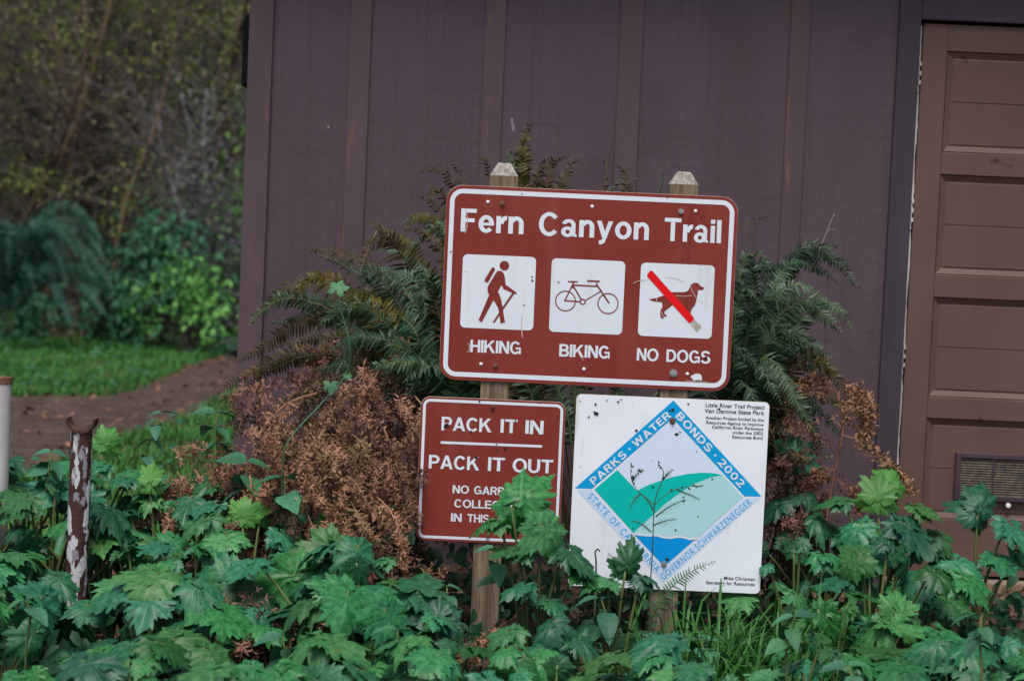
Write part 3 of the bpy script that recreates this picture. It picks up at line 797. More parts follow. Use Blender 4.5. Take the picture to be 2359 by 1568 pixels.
# ---- the two pipes at the edge of the grass
def pipe_mesh(mb, r, z0, z1, n=32, saddle=0.0, m=10):
    vs = []
    for k in range(m + 1):
        for j in range(n):
            a = 2 * math.pi * j / n; x, y = r * math.cos(a), r * math.sin(a)
            top = z1 - (saddle * math.sqrt(max(0, 1 - (x / (r * 1.12)) ** 2)) if saddle else 0)
            vs.append((x, y, z0 + (top - z0) * k / m))
    mb.add(vs, [(k * n + j, k * n + (j + 1) % n, (k + 1) * n + (j + 1) % n, (k + 1) * n + j) for k in range(m) for j in range(n)])
    ri = r * .86; b = []
    for j in range(n):
        a = 2 * math.pi * j / n; x, y = ri * math.cos(a), ri * math.sin(a)
        top = z1 - (saddle * math.sqrt(max(0, 1 - (x / (r * 1.12)) ** 2)) if saddle else 0)
        b += [(x, y, top), (x, y, top - .1)]
    ro = [vs[m * n + j] for j in range(n)]
    mb.add(ro + b, [(j, (j + 1) % n, n + 2 * ((j + 1) % n), n + 2 * j) for j in range(n)] + [(n + 2 * j, n + 2 * ((j + 1) % n), n + 2 * ((j + 1) % n) + 1, n + 2 * j + 1) for j in range(n)])


YP = -.15
a = at(186, 985, YP); pz = gz(a.x, YP)
pr = thing('pipe_post', 'rusty pipe post with peeling white paint and a hollowed saddle top', 'post', (a.x, YP, pz))
pr.rotation_euler = (0, R_(.3), 0)
mb = MB(); zj = at(186, 988, YP).z - pz; zlow = at(160, 1400, YP).z - pz
pipe_mesh(mb, .0335, zlow, zj); mb.build('painted_pipe', M['pipe_peel'], pr, True)
mb = MB(); mb.tube([(0, 0, -.1), (0, 0, zlow - .001)], .0338, 24); mb.build('bare_base', M['pipe_rust'], pr, True)
mb = MB(); rr = .040; n = 24; vs = []                                   # curved saddle plate, open upward
for w_ in (-.036, .036):
    for k in range(n + 1):
        an = R_(184 + 172 * k / n)
        vs.append((rr * math.cos(an), w_, zj + .038 + rr * math.sin(an) * .95)); 
for w_ in (-.036, .036):
    for k in range(n + 1):
        an = R_(184 + 172 * k / n)
        th = .004 + .007 * math.sin(math.pi * k / n)
        vs.append(((rr + th) * math.cos(an), w_, zj + .038 + (rr + th) * math.sin(an) * .95))
Q = n + 1; fs = []
for k in range(n):
    fs += [(k, k + 1, Q + k + 1, Q + k), (2 * Q + k, 3 * Q + k, 3 * Q + k + 1, 2 * Q + k + 1), (k, 2 * Q + k, 2 * Q + k + 1, k + 1), (Q + k, Q + k + 1, 3 * Q + k + 1, 3 * Q + k)]
fs += [(0, Q, 3 * Q, 2 * Q), (n, 2 * Q + n, 3 * Q + n, Q + n)]
mb.add(vs, fs); mb.build('saddle', M['pipe_rust'], pr)
YP2 = .25
a = at(3, 880, YP2); pz = gz(a.x, YP2)
pg = thing('pipe_post', 'pale grey pipe post with a rusty rim, cut off by the picture edge', 'post', (a.x, YP2, pz))
mb = MB(); zj = at(5, 868, YP2).z - pz
pipe_mesh(mb, .0335, -.1, zj - .022); mb.build('painted_pipe', M['pipe_grey'], pg, True)
mb = MB(); pipe_mesh(mb, .0352, zj - .021, zj, m=2); mb.build('rim', M['rust'], pg, True)

# ------------------------------------------------------------------ plants: leaf shapes
def lobed_leaflet(mb, org, fr, L, seed, lobes=((0, 1.0), (40, .84), (-40, .84), (84, .60), (-84, .60)), droop=.22, N=108):
    """toothed lobed leaflet; fr = 3x3 matrix (x along the leaflet, z its upper side)"""
    rg = random.Random(seed); lo = [(R_(a + rg.uniform(-6, 6)), l * rg.uniform(.88, 1.1)) for a, l in lobes]
    fr_ = [0, .22, .45, .68, .86, 1.0]; ph = [rg.uniform(0, 6.3) for _ in range(4)]
    vs = []; att = []; fs = []
    A0, A1 = R_(-148), R_(148)
    tn = rg.uniform(8.5, 11.5); tj = [rg.uniform(.5, 1.25) for _ in range(60)]
    for i in range(N + 1):
        th = A0 + (A1 - A0) * i / N; r = .0; best = 9
        for a, l in lo:
            d = abs(th - a); w = R_(36)
            r = max(r, l * max(0, 1 - .45 * (d / R_(20)) ** 1.25)); best = min(best, d)
            for o2 in (-17, 17):
                r = max(r, .86 * l * max(0, 1 - .5 * (abs(th - a - R_(o2)) / R_(12)) ** 1.3))
        r = max(r, .47 * (1 - .30 * max(0, (abs(th) - R_(95)) / R_(55))))
        tp = th / R_(tn) + ph[0]; tooth = 1 - abs(((tp % 1) ** 1.3) * 2 - 1)
        r *= 1 - .18 * (1 - tooth) * tj[int(tp) % 60] * (.55 + .45 * min(1, best / R_(8)))
        for k, q in enumerate(fr_):
            rr = r * q
            v = math.exp(-(best * max(rr, .12) / .014) ** 2) * min(1, rr * 3.5) if .1 < q < .97 else 0
            zz_ = -droop * rr ** 2 * 1.2 + .05 * min(rr, .5) * (1 - min(1, best / R_(17))) ** 1.5 + .06 * math.sin(5 * rr + ph[1] + th * 2.3) * rr + .035 * math.sin(th * 7 + ph[2]) * rr * q + .05 * math.sin(th * 3 + ph[3]) * rr * rr
            vs.append(org + fr @ Vector((rr * math.cos(th) * L, rr * math.sin(th) * L, zz_ * L))); att.append(min(1, v) * .75)
    K_ = len(fr_)
    for i in range(N):
        for k in range(K_ - 1): fs.append((i * K_ + k, (i + 1) * K_ + k, (i + 1) * K_ + k + 1, i * K_ + k + 1))
    mb.add(vs, fs, att)


def rotz(a): return Matrix.Rotation(a, 3, 'Z')


def make_cow_leaf(seed, young=False):
    """one three-part leaf, about one unit across, attached at the origin, +x outward, +z up"""
    rg = random.Random(seed); mb = MB(); ry = lambda a: Matrix.Rotation(a, 3, 'Y'); rx = lambda a: Matrix.Rotation(a, 3, 'X')
    mb.m = 0
    lobed_leaflet(mb, Vector((.12, 0, 0)), rotz(rg.uniform(-.15, .15)) @ ry(R_(rg.uniform(2, 16))), rg.uniform(.50, .60), seed * 7 + 1, droop=rg.uniform(.05, .45))
    for s_ in (-1, 1):
        a = s_ * R_(rg.uniform(72, 98))
        lobed_leaflet(mb, Vector((.02, s_ * .03, -.006)), rotz(a) @ rx(s_ * R_(rg.uniform(-6, 14))) @ ry(R_(rg.uniform(4, 24))), rg.uniform(.40, .50), seed * 7 + 3 + s_,
                      ((0, 1.0), (44, .74 + .2 * (s_ < 0)), (-44, .74 + .2 * (s_ > 0)), (88, .55), (-88, .55)), droop=rg.uniform(.05, .5))
    mb.m = 1
    mb.tube([(-.02, 0, -.012), (.05, 0, -.006), (.12, 0, 0)], .008, 5)
    return mb


def mesh_of(mb, name, mats):
    o = mb.build(name, mats, None, True); me = o.data; bpy.data.objects.remove(o); return me


COWS = [mesh_of(make_cow_leaf(s), 'lobed_leaf', [M['cow_light' if s % 3 == 0 else 'cow'], M['stem']]) for s in range(11, 26)]
YOUNG = [mesh_of(make_cow_leaf(s), 'young_leaf', [M['cow_young'], M['stem']]) for s in range(31, 34)]


def frame(n, spin=0.0):
    """matrix whose z is n and whose x runs downhill, turned by spin"""
    n = n.normalized(); dn = Vector((0, 0, -1)); x = dn - n * dn.dot(n)
    if x.length < .05: x = Vector((0, -1, 0)) - n * n.dot(Vector((0, -1, 0)))
    x.normalize(); y = n.cross(x)
    return Matrix((x, y, n)).transposed() @ rotz(spin)


def put(me, name, parent, world, fr, s_):
    o = bpy.data.objects.new(name, me); COL.objects.link(o); o.parent = parent
    k_ = (int(abs(world.x * 7919 + world.y * 104729 + world.z * 1299709)) % 1000) / 1000
    fr = fr @ Matrix(((.92 + .16 * k_, .10 * (k_ - .5), 0), (0, 1.10 - .22 * k_, 0), (0, 0, .7 + .7 * k_)))
    m3 = fr.to_4x4(); m3.translation = world - parent.location
    o.matrix_local = m3 @ Matrix.Scale(s_, 4); return o


def cow_plant(x, y, leaves, label, group, seed, height=None):
    """leaves: (world point, size, normal, spin, mesh)"""
    rg = random.Random(seed); g = Vector((x, y, gz(x, y)))
    o = thing('cow_parsnip', label, 'plant', g, group); mb = MB()
    for p, s_, n, sp, me in leaves:
        put(me, 'leaf', o, p, frame(n, sp), s_)
        q = p - g; b = Vector((rg.uniform(-.02, .02), rg.uniform(-.02, .02), -.03))
        mid = Vector((b.x * .6 + q.x * .40, b.y * .6 + q.y * .40, q.z * .62)); pts = []
        for k in range(7):
            t = k / 6; pts.append(b * (1 - t) ** 2 + mid * 2 * t * (1 - t) + q * t * t)
        mb.tube(pts, [.0075 - .004 * k / 6 for k in range(7)], 6)
    mb.build('stem', M['stem'], o, True)
    return o


def auto_plant(px, Y, top_py, label, group, seed, n=5, size=(.19, .30), young=.18, spreadx=.27, cols=None):
    rg = random.Random(seed); c = at(px, top_py, Y); lv = []; big = rg.uniform(.85, 1.25); ph = rg.uniform(0, 6.3)
    for k in range(n):
        tier = k / max(1, n - 1); ang = ph + 2.4 * k + rg.uniform(-.4, .4); rad = spreadx * (.10 + .9 * tier ** .7) * rg.uniform(.6, 1.15)
        p = Vector((c.x + rad * math.cos(ang), Y + rad * math.sin(ang) * .8, c.z - .20 * tier * rg.uniform(.3, 1.4)))
        if rg.random() < young and k == 0:
            p.z += .03; me = rg.choice(YOUNG); nn = Vector((rg.uniform(-.6, .6), -1, rg.uniform(.1, .8))); sp = math.pi + rg.uniform(-.5, .5); s_ = rg.uniform(.11, .17)
        else:
            me = rg.choice(COWS); el = rg.uniform(62, 90) if rg.random() < .74 else rg.uniform(15, 58); az = rg.gauss(0, .8) + math.cos(ang) * .9
            nn = Vector((math.sin(az) * math.cos(R_(el)), -math.cos(az) * math.cos(R_(el)), math.sin(R_(el)))); sp = rg.gauss(0, 1.0); s_ = rg.uniform(*size) * rg.choice((.5, .7, .9, 1.08)) * big
        gm = gz(p.x, p.y) + .06
        if p.z < gm: p.z = gm
        lv.append((p, s_, nn, sp, me))
    return cow_plant(c.x + rg.uniform(-.05, .05), Y + rg.uniform(-.05, .05), lv, label, group, seed)


def spec_plant(bx, Y, lv, label, seed, group=None):
    """explicit leaves: (px, py, dY, size m, elevation of normal, azimuth of normal, spin, young?)"""
    rg = random.Random(seed); out = []
    for px, py, dY, s_, el, az, sp, yg in lv:
        p = at(px, py, Y + dY)
        if el >= 30: el = min(85, el + 22)
        n = Vector((math.sin(R_(az)) * math.cos(R_(el)), -math.cos(R_(az)) * math.cos(R_(el)), math.sin(R_(el))))
        out.append((p, s_, n, R_(sp), rg.choice(YOUNG if yg else COWS)))
    b = at(bx, 1500, Y); return cow_plant(b.x, Y, out, label, group, seed)


# plants that stand out
spec_plant(1225, -.32, [(1178, 1168, 0, .27, 18, -15, 140, 0), (1245, 1205, -.03, .23, 25, 15, 40, 0), (1150, 1195, .02, .17, 55, -30, -50, 0), (1300, 1262, 0, .20, 50, 30, 30, 0), (1330, 1310, 0, .19, 55, 30, 40, 0), (1215, 1345, -.05, .15, 60, -30, -20, 0), (1258, 1378, 0, .17, 60, 30, 10, 0), (1200, 1262, 0, .19, 70, 0, -60, 0)],
           'tall cow parsnip whose leaf covers the lettering low on the small brown sign', 101)
spec_plant(1420, -.3, [(1440, 1318, 0, 0.163, -8, 10, 165, 0), (1400, 1335, -.04, 0.163, 60, -20, -40, 0), (1478, 1325, .02, 0.129, 62, 40, 40, 0), (1375, 1430, 0, 0.146, 55, -30, -10, 0)],
           'cow parsnip reaching over the lower edge of the white sign', 102)
spec_plant(1285, -.5, [(1275, 1430, 0, 0.173, 35, -20, -10, 0), (1180, 1450, 0, 0.163, 40, -40, -20, 0), (1330, 1470, 0, 0.152, 45, 30, 20, 0), (1240, 1490, -.05, 0.193, 50, 0, 0, 0)],
           'low cow parsnip spreading beside the foot of the post under the small brown sign', 103)
spec_plant(1840, .28, [(1832, 1065, 0, 0.203, 25, -5, 180, 0), (1850, 1130, 0, 0.173, 45, 20, 20, 0), (1800, 1155, -.05, 0.163, 40, -30, -20, 0), (1875, 1185, -.05, 0.193, 50, 10, 0, 0), (1815, 1235, -.06, 0.152, 40, 0, 30, 0)],
           'cow parsnip rising along the right edge of the white sign', 104)
spec_plant(2030, .15, [(2020, 1160, 0, 0.199, 15, -10, 175, 1), (2060, 1125, .04, 0.163, 20, 15, 190, 1), (1985, 1205, -.03, 0.203, 35, -30, -20, 0), (2075, 1200, -.05, 0.233, 40, 20, 20, 0), (2110, 1165, 0, 0.173, 50, 40, 40, 0), (2035, 1245, -.06, 0.181, 20, 0, 0, 1), (1945, 1150, .03, 0.152, 50, -50, -50, 0)],
           'tallest cow parsnip, bright green, standing before the hinge edge of the door', 105)
spec_plant(2235, .2, [(2250, 1190, 0, 0.243, 18, 10, 150, 0), (2320, 1205, 0, 0.203, 40, 30, 30, 0), (2150, 1235, -.04, 0.203, 35, -20, -20, 0), (2200, 1285, -.05, 0.233, 45, 0, 0, 0), (2290, 1280, -.03, 0.203, 50, 30, 10, 0), (2340, 1270, .05, 0.173, 30, 30, 60, 0)],
           'broad dark cow parsnip growing in front of the louvred door', 106)
spec_plant(2160, -.05, [(2130, 1320, 0, 0.213, 40, -10, -10, 0), (2215, 1325, 0, 0.224, 50, 20, 20, 0), (2180, 1375, -.05, 0.182, 45, 0, 10, 0), (2090, 1345, .03, 0.152, 40, -30, -30, 0)],
           'cow parsnip below the louvred door with leaves drooping over the bare soil', 107)
spec_plant(775, .0, [(770, 1205, 0, 0.172, 15, 0, 178, 1), (715, 1240, 0, 0.182, 35, -30, -20, 0), (800, 1240, -.03, 0.173, 40, 35, 35, 0), (745, 1275, -.04, 0.182, 45, 0, 0, 0)],
           'bright young cow parsnip opening upward in front of the dead brown fronds', 108)
spec_plant(560, -.05, [(560, 1195, 0, 0.144, 12, 5, 180, 1), (600, 1190, .03, 0.136, 25, 30, 150, 1), (480, 1190, 0, 0.182, 40, -30, -20, 0), (520, 1230, -.03, 0.203, 45, 0, 0, 0), (640, 1225, 0, 0.173, 45, 35, 30, 0)],
           'pale green cow parsnip with upright new leaves beyond the rusty pipe', 109)
spec_plant(890, -.55, [(960, 1372, 0, 0.264, 35, 10, 170, 0), (840, 1385, 0, 0.243, 40, -10, 160, 0), (880, 1420, -.05, 0.264, 45, 0, 0, 0), (1010, 1400, 0, 0.203, 40, 30, 30, 0), (800, 1440, 0, 0.203, 40, -40, -30, 0)],
           'large leaved cow parsnip in the gap before the post of the small brown sign', 110)
spec_plant(375, -.65, [(365, 1318, 0, 0.274, 52, -5, -10, 0), (440, 1335, 0, 0.243, 55, 20, 20, 0), (295, 1355, 0, 0.203, 50, -30, -30, 0), (350, 1370, -.06, 0.224, 45, 0, 0, 0)],
           'wide flat topped cow parsnip just beside the foot of the rusty pipe', 111)
spec_plant(400, -1.0, [(400, 1470, 0, 0.274, 40, -10, -10, 0), (470, 1490, 0, 0.243, 45, 20, 20, 0), (320, 1500, 0, 0.224, 45, -30, -30, 0)],
           'dark cow parsnip with large drooping leaves lowest before the rusty pipe', 112)

ROWS = [  # px range, Y, top py, count, group key, sizes
    (-40, 480, .42, 1085, 4, 'A', (.15, .24)), (-60, 520, .05, 1140, 5, 'A', (.17, .26)), (-60, 500, -.35, 1245, 4, 'A', (.17, .27)), (-60, 520, -.75, 1390, 3, 'A', (.17, .27)), (-60, 560, -1.15, 1495, 4, 'A', (.17, .26)),
    (430, 900, -.28, 1280, 4, 'B', (.17, .26)), (560, 1020, -.72, 1410, 4, 'B', (.18, .27)), (560, 1080, -1.15, 1510, 4, 'B', (.17, .26)), (620, 960, .05, 1300, 1, 'B', (.14, .2)),
    (1140, 1560, -.95, 1500, 4, 'C', (.14, .2)), (1560, 1980, -1.0, 1545, 3, 'C', (.12, .18)),
    (1800, 2120, .05, 1285, 2, 'D', (.15, .22)), (1800, 2200, -.35, 1390, 4, 'D', (.14, .22)), (1850, 2400, -.8, 1495, 4, 'D', (.14, .2)), (1780, 2000, .35, 1210, 2, 'D', (.15, .22))]
GRP = {'A': ('lobed green cow parsnip in the dense patch around the two pipes', 'cow parsnips around the pipes'),
       'B': ('lobed green cow parsnip in the patch below the dead brown fronds', 'cow parsnips below the dead fronds'),
       'C': ('small cow parsnip among the shaded plants at the feet of the sign posts', 'cow parsnips at the post feet'),
       'D': ('shaded cow parsnip in the thicket between the white sign and the door', 'cow parsnips below the door')}
seed = 500
for x0, x1, Y, top, cnt, key, size in ROWS:
    for k in range(cnt):
        seed += 1; rg = random.Random(seed)
        px = x0 + (x1 - x0) * (k + .5 + rg.uniform(-.5, .5)) / cnt
        if 1085 < px < 1175 and Y > -.9: continue
        if 85 < px < 250 and -1.0 < Y < -.2: continue
        auto_plant(px, Y + rg.uniform(-.12, .12), top + rg.uniform(-55, 50), *GRP[key], seed, n=rg.choice((8, 9, 10, 11)), size=size, young=.14 if key in 'AB' else .04)

# ------------------------------------------------------------------ hedge nettles: upright stems, pairs of toothed leaves
def simple_leaf(mb, L, wd, seed, N=16, serr=.12, droop=.35, fold=.25):
    rg = random.Random(seed); vs = []; att = []; fs = []
    cols = [-1, -.55, 0, .55, 1]
    for i in range(N + 1):
        t = i / N; w = wd * (math.sin(math.pi * t ** .62) ** .9 if 0 < t < 1 else 0)
        sr = 1 - serr * (i % 2)
        for c in cols:
            yy = w * c * (sr if abs(c) == 1 else 1)
            zz_ = -droop * L * t * t * .6 + fold * abs(yy) + .010 * math.sin(i * 1.9 + c * 3) * (abs(c) > .3)
            vs.append((t * L + (.02 * L if i % 2 and abs(c) == 1 else 0), yy, zz_)); att.append(.55 if c == 0 else (.3 if (i % 4 == 0) else 0))
    for i in range(N):
        for k in range(4): fs.append((i * 5 + k, (i + 1) * 5 + k, (i + 1) * 5 + k + 1, i * 5 + k + 1))
    mb.add(vs, fs, att)


NET = []
for s_ in range(4):
    mb = MB(); simple_leaf(mb, 1, .30 + .04 * (s_ % 2), s_, droop=.3 + .15 * s_ / 3); NET.append(mesh_of(mb, 'toothed_leaf', M['nettle']))


def nettle(base, pts, sizes, label, Y, seed, group=None):
    """pts: stem pixels from low to high"""
    rg = random.Random(seed); P = [at(a, b, Y + rg.uniform(-.01, .01)) for a, b in pts]
    g = Vector((P[0].x, Y, gz(P[0].x, Y)))
    o = thing('hedge_nettle', label, 'plant', g, group)
    mb = MB(); pp = [Vector((0, 0, -.03))] + [p - g for p in P]; k = len(pp); mb.tube(pp, [.0045 - .0025 * i / k for i in range(k)], 6); mb.build('stem', M['stem'], o, True)
    n = len(sizes)
    for i, s_ in enumerate(sizes):
        t = 1 - i / max(1, n - .0) * .75; f = t * (len(P) - 1); j = min(int(f), len(P) - 2); p = P[j].lerp(P[j + 1], f - j)
        a0 = (i % 2) * math.pi / 2 + rg.uniform(-.4, .4) + .4
        for sd_ in (0, math.pi):
            a = a0 + sd_; pit = R_(rg.uniform(5, 38) if i else rg.uniform(-10, 15))
            d = Vector((math.cos(a), math.sin(a), 0)); x = (d * math.cos(pit) - Vector((0, 0, 1)) * math.sin(pit)).normalized(); y = Vector((0, 0, 1)).cross(d).normalized(); zz_ = x.cross(y)
            roll = R_(rg.uniform(-25, 25)); fr = Matrix((x, y, zz_)).transposed() @ Matrix.Rotation(roll, 3, 'X')
            put(NET[rg.randrange(4)], 'leaf', o, p, fr, s_ * rg.uniform(.85, 1.1))
    return o


nettle(None, [(502, 1090), (500, 1020), (497, 950)], [.085, .115, .09], 'slim hedge nettle standing against the grass at the building corner', .35, 1)
nettle(None, [(535, 1400), (555, 1200), (570, 1060)], [.10, .12, .11, .09, .09, .08], 'hedge nettle with flat top leaves left of the dead frond mound', .12, 2)
nettle(None, [(640, 1420), (660, 1250), (655, 1100)], [.09, .12, .11, .10, .10, .09], 'hedge nettle with hanging leaves in front of the dead frond mound', .0, 3)
nettle(None, [(320, 1200), (340, 1030), (372, 950)], [.06, .075, .08, .07], 'spindly dark nettle leaning over the grass beside the path', .9, 4)
nettle(None, [(700, 1350), (720, 1240), (690, 1150)], [.07, .10, .09, .08], 'short hedge nettle half hidden under the dead fronds', .15, 5)
nettle(None, [(905, 1400), (900, 1250), (920, 1170)], [.08, .12, .11, .09], 'hedge nettle just beside the edge of the small brown sign', .1, 6)
nettle(None, [(1150, 1420), (1155, 1330), (1140, 1265)], [.07, .10, .09], 'hedge nettle tucked under the small brown sign before its post', -.2, 7)
nettle(None, [(1420, 1568), (1405, 1440), (1385, 1380)], [.08, .10, .09], 'hedge nettle below the corner of the white sign', -.4, 8)
nettle(None, [(60, 1500), (70, 1420), (60, 1380)], [.08, .10, .09], 'round leaved nettle lowest by the picture edge before the pipes', -.95, 9)
nettle(None, [(95, 1200), (110, 1100), (118, 1040)], [.07, .10, .09, .08], 'hedge nettle between the grey pipe and the rusty pipe', .2, 10)
nettle(None, [(1640, 1620), (1630, 1510), (1610, 1470)], [.09, .11, .1], 'small nettle at the base of the post below the white sign', -.5, 11)

rg = random.Random(88)
for k in range(22):
    px = rg.choice((rg.uniform(-20, 1060), rg.uniform(-20, 1060), rg.uniform(1170, 2380))); Y = rg.uniform(-1.2, .1); low = 1560 + rg.uniform(-30, 30); top = 1330 - Y * 130 + rg.uniform(-70, 60)
    if 90 < px < 240 or 1070 < px < 1190 or (1290 < px < 1800 and top < 1450): continue
    nettle(None, [(px, top + 130), (px + rg.uniform(-15, 15), top + 60), (px + rg.uniform(-20, 20), top)], [rg.uniform(.06, .10) for _ in range(rg.choice((3, 4, 4)))], 'small hedge nettle scattered among the front cow parsnips', Y, 200 + k, 'hedge nettles among the cow parsnips')

# ------------------------------------------------------------------ ferns
def bez(p, n):
    out = []
    for k in range(n):
        t = k / (n - 1)
        if len(p) == 3:
            c = p[1] * 2 - (p[0] + p[2]) * .5; q = p[0] * (1 - t) ** 2 + c * 2 * t * (1 - t) + p[2] * t * t
        else: q = p[0] * (1 - t) ** 3 + p[1] * 3 * t * (1 - t) ** 2 + p[2] * 3 * t * t * (1 - t) + p[3] * t ** 3
        out.append(q)
    return out


def sword_frond(mb, P, plen, seed, up=Vector((0, -.75, .6)), start=.22, gap=.0122, w=.0054, ragged=.1):
    rg = random.Random(seed); L = sum((b - a).length for a, b in zip(P, P[1:])); n = max(10, int(L * (1 - start) / gap))
    mb.m = 1; mb.tube(P, [.0026 - .0019 * i / len(P) for i in range(len(P))], 5, False); mb.m = 0
    cum = [0]
    for a, b in zip(P, P[1:]): cum.append(cum[-1] + (b - a).length)
    for k in range(n):
        u = start + (1 - start) * (k + .5) / n; s_ = u * L; j = 0
        while j < len(cum) - 2 and cum[j + 1] < s_: j += 1
        q = P[j].lerp(P[j + 1], (s_ - cum[j]) / max(1e-6, cum[j + 1] - cum[j])); T_ = (P[j + 1] - P[j]).normalized()
        nn = (up - T_ * up.dot(T_)).normalized(); sd_ = T_.cross(nn)
        v = (u - start) / (1 - start)
        ln = plen * min(1, .55 + 2.2 * v) * (1 - v ** 2.2) ** .8 + .006
        for sg in (-1, 1):
            if rg.random() < ragged: continue
            d = (sd_ * sg * .93 + T_ * (.28 + .25 * v) + nn * rg.uniform(-.25, .12)).normalized(); l = ln * rg.uniform(.8, 1.08)
            e = T_ * w * min(1, ln / .03) * rg.uniform(.85, 1.1); dr = -nn * l * rg.uniform(.08, .3) + Vector((0, 0, -l * .12))
            c1, c2, c3 = q + d * l * .33, q + d * l * .7 + dr * .45, q + d * l + dr
            tw = nn * rg.uniform(-.5, .5) * w
            mb.add([q - e * .8, q + e * .8, c1 - e + tw, c1 + e - tw, c2 - e * .7 + tw, c2 + e * .7 - tw, c3], [(0, 1, 3, 2), (2, 3, 5, 4), (4, 5, 6)])


def fern_thing(name, label, base, fronds, mset, seed, group=None, plen=.085, crown=.16):
    """fronds: control pixels (px, py, Y) from the crown outward, material key, optional plen"""
    rg = random.Random(seed); b = at(*base); b = Vector((b.x, b.y, gz(b.x, b.y)))
    o = thing(name, label, 'fern', b, group)
    for i, fr in enumerate(fronds):
        pts = [Vector((b.x + rg.uniform(-.05, .05), b.y + rg.uniform(-.04, .04), b.z + crown + rg.uniform(.0, .08)))] + [at(*c) for c in fr[0]]
        mb = MB(); P = [p - b + Vector((rg.gauss(0, .004), rg.gauss(0, .004), rg.gauss(0, .004))) for p in bez(pts, 22)]
        sword_frond(mb, P, fr[2] if len(fr) > 2 else plen * rg.uniform(.85, 1.1), seed * 50 + i, Vector((rg.uniform(-.6, .6), -.9, rg.uniform(-.1, .8))), fr[3] if len(fr) > 3 else .25, ragged=.05 if fr[1] == 'fern' else .09)
        mb.build('frond', [M[fr[1]], M['stem'] if fr[1] in ('fern', 'fern_far') else M['rachis']], o)
    return o


F, G_, Br = 'fern', 'fern_gold', 'fern_brown'
fern_thing('sword_fern', 'sword fern with upright golden fronds rising above the top edge of the large sign', (1330, 1330, .55), [
    ([(1212, 560, .62), (1225, 286, .66)], G_, .095, .40), ([(1250, 560, .6), (1308, 362, .66)], Br, .065, .4), ([(1240, 580, .6), (1262, 375, .6)], Br, .065, .4), ([(1380, 560, .66), (1393, 372, .76)], Br, .030), ([(1350, 600, .62), (1470, 408, .62)], F, .035),
    ([(1150, 640, .6), (1040, 362, .66)], Br, .06), ([(1130, 560, .6), (958, 400, .60)], Br, .055), ([(1160, 520, .6), (1105, 380, .5)], Br, .035), ([(1480, 640, .6), (1530, 400, .5)], F, .035), ([(1100, 640, .55), (945, 450, .62)], Br, .045),
    ([(1120, 660, .5), (905, 512, .5)], F, .045), ([(1560, 700, .6), (1762, 498, .66)], Br, .022, .5), ([(1600, 760, .6), (1735, 573, .62)], Br, .018, .5), ([(1200, 480, .5), (1180, 400, .45)], F, .04), ([(1290, 560, .6), (1345, 372, .6)], Br, .06, .4), ([(1080, 560, .55), (990, 470, .5)], Br, .065, .4), ([(1060, 600, .5), (930, 545, .5)], G_, .065, .35), ([(1440, 560, .6), (1415, 385, .6)], Br, .055, .4), ([(1220, 520, .6), (1210, 330, .62)], Br, .06, .45),
], None, 3)
left = [
    ([(1050, 760, .5), (845, 508, .55)], G_, .07), ([(1020, 760, .5), (695, 572, .58)], Br, .07), ([(980, 790, .45), (730, 590, .5)], F, .050), ([(960, 820, .45), (660, 705, .5)], F, .045),
    ([(930, 740, .38), (545, 838, .52)], Br, .075), ([(900, 780, .3), (742, 735, .24)], F, .085, .3), ([(870, 850, .3), (560, 900, .4)], Br, .06), ([(840, 840, .35), (500, 912, .42)], Br, .06),
    ([(1000, 800, .3), (880, 640, .34)], F, .055), ([(1060, 820, .35), (960, 600, .4)], F, .055), ([(980, 850, .2), (760, 800, .16)], F, .07, .35), ([(1040, 900, .2), (860, 850, .1)], F, .075, .35),
    ([(1060, 860, .25), (930, 930, .12)], F, .07, .4), ([(1090, 800, .3), (1010, 700, .2)], F, .06), ([(900, 900, .3), (700, 870, .3)], F, .05), ([(1000, 700, .4), (905, 690, .5)], F, .05),
    ([(1100, 850, .25), (1010, 860, .05)], F, .065, .4), ([(950, 760, .4), (800, 700, .5)], Br, .05), ([(1010, 860, .3), (640, 800, .42)], Br, .06), ([(1080, 640, .45), (970, 560, .5)], Br, .05), ([(1080, 600, .45), (925, 600, .5)], F, .055), ([(1000, 820, .4), (620, 745, .5)], F, .075), ([(1040, 740, .4), (860, 570, .5)], F, .07), ([(1060, 700, .42), (930, 530, .5)], Br, .06), ([(980, 900, .25), (820, 880, .2)], F, .07), ([(1060, 900, .2), (930, 880, .12)], F, .075), ([(1050, 780, .35), (820, 610, .45)], F, .075),
    ([(940, 880, .3), (610, 960, .3)], Br, .035), ([(1090, 930, .2), (960, 1010, .06)], F, .06, .4),
]
rq = random.Random(44)
for k in range(15):
    tx, ty = rq.uniform(545, 985), rq.uniform(590, 915); mx, my = tx + (1090 - tx) * .45 + rq.uniform(-30, 30), ty + (860 - ty) * .3 - rq.uniform(10, 75)
    left.append(([(mx, my, rq.uniform(.2, .45)), (tx, ty, rq.uniform(.12, .5))], rq.choice((F, F, F, Br, Br, G_)), rq.uniform(.055, .085), rq.uniform(.25, .45)))
fern_thing('sword_fern', 'spreading sword fern with dark arching fronds between the building corner and the large sign', (1120, 1330, .45), left, None, 4)
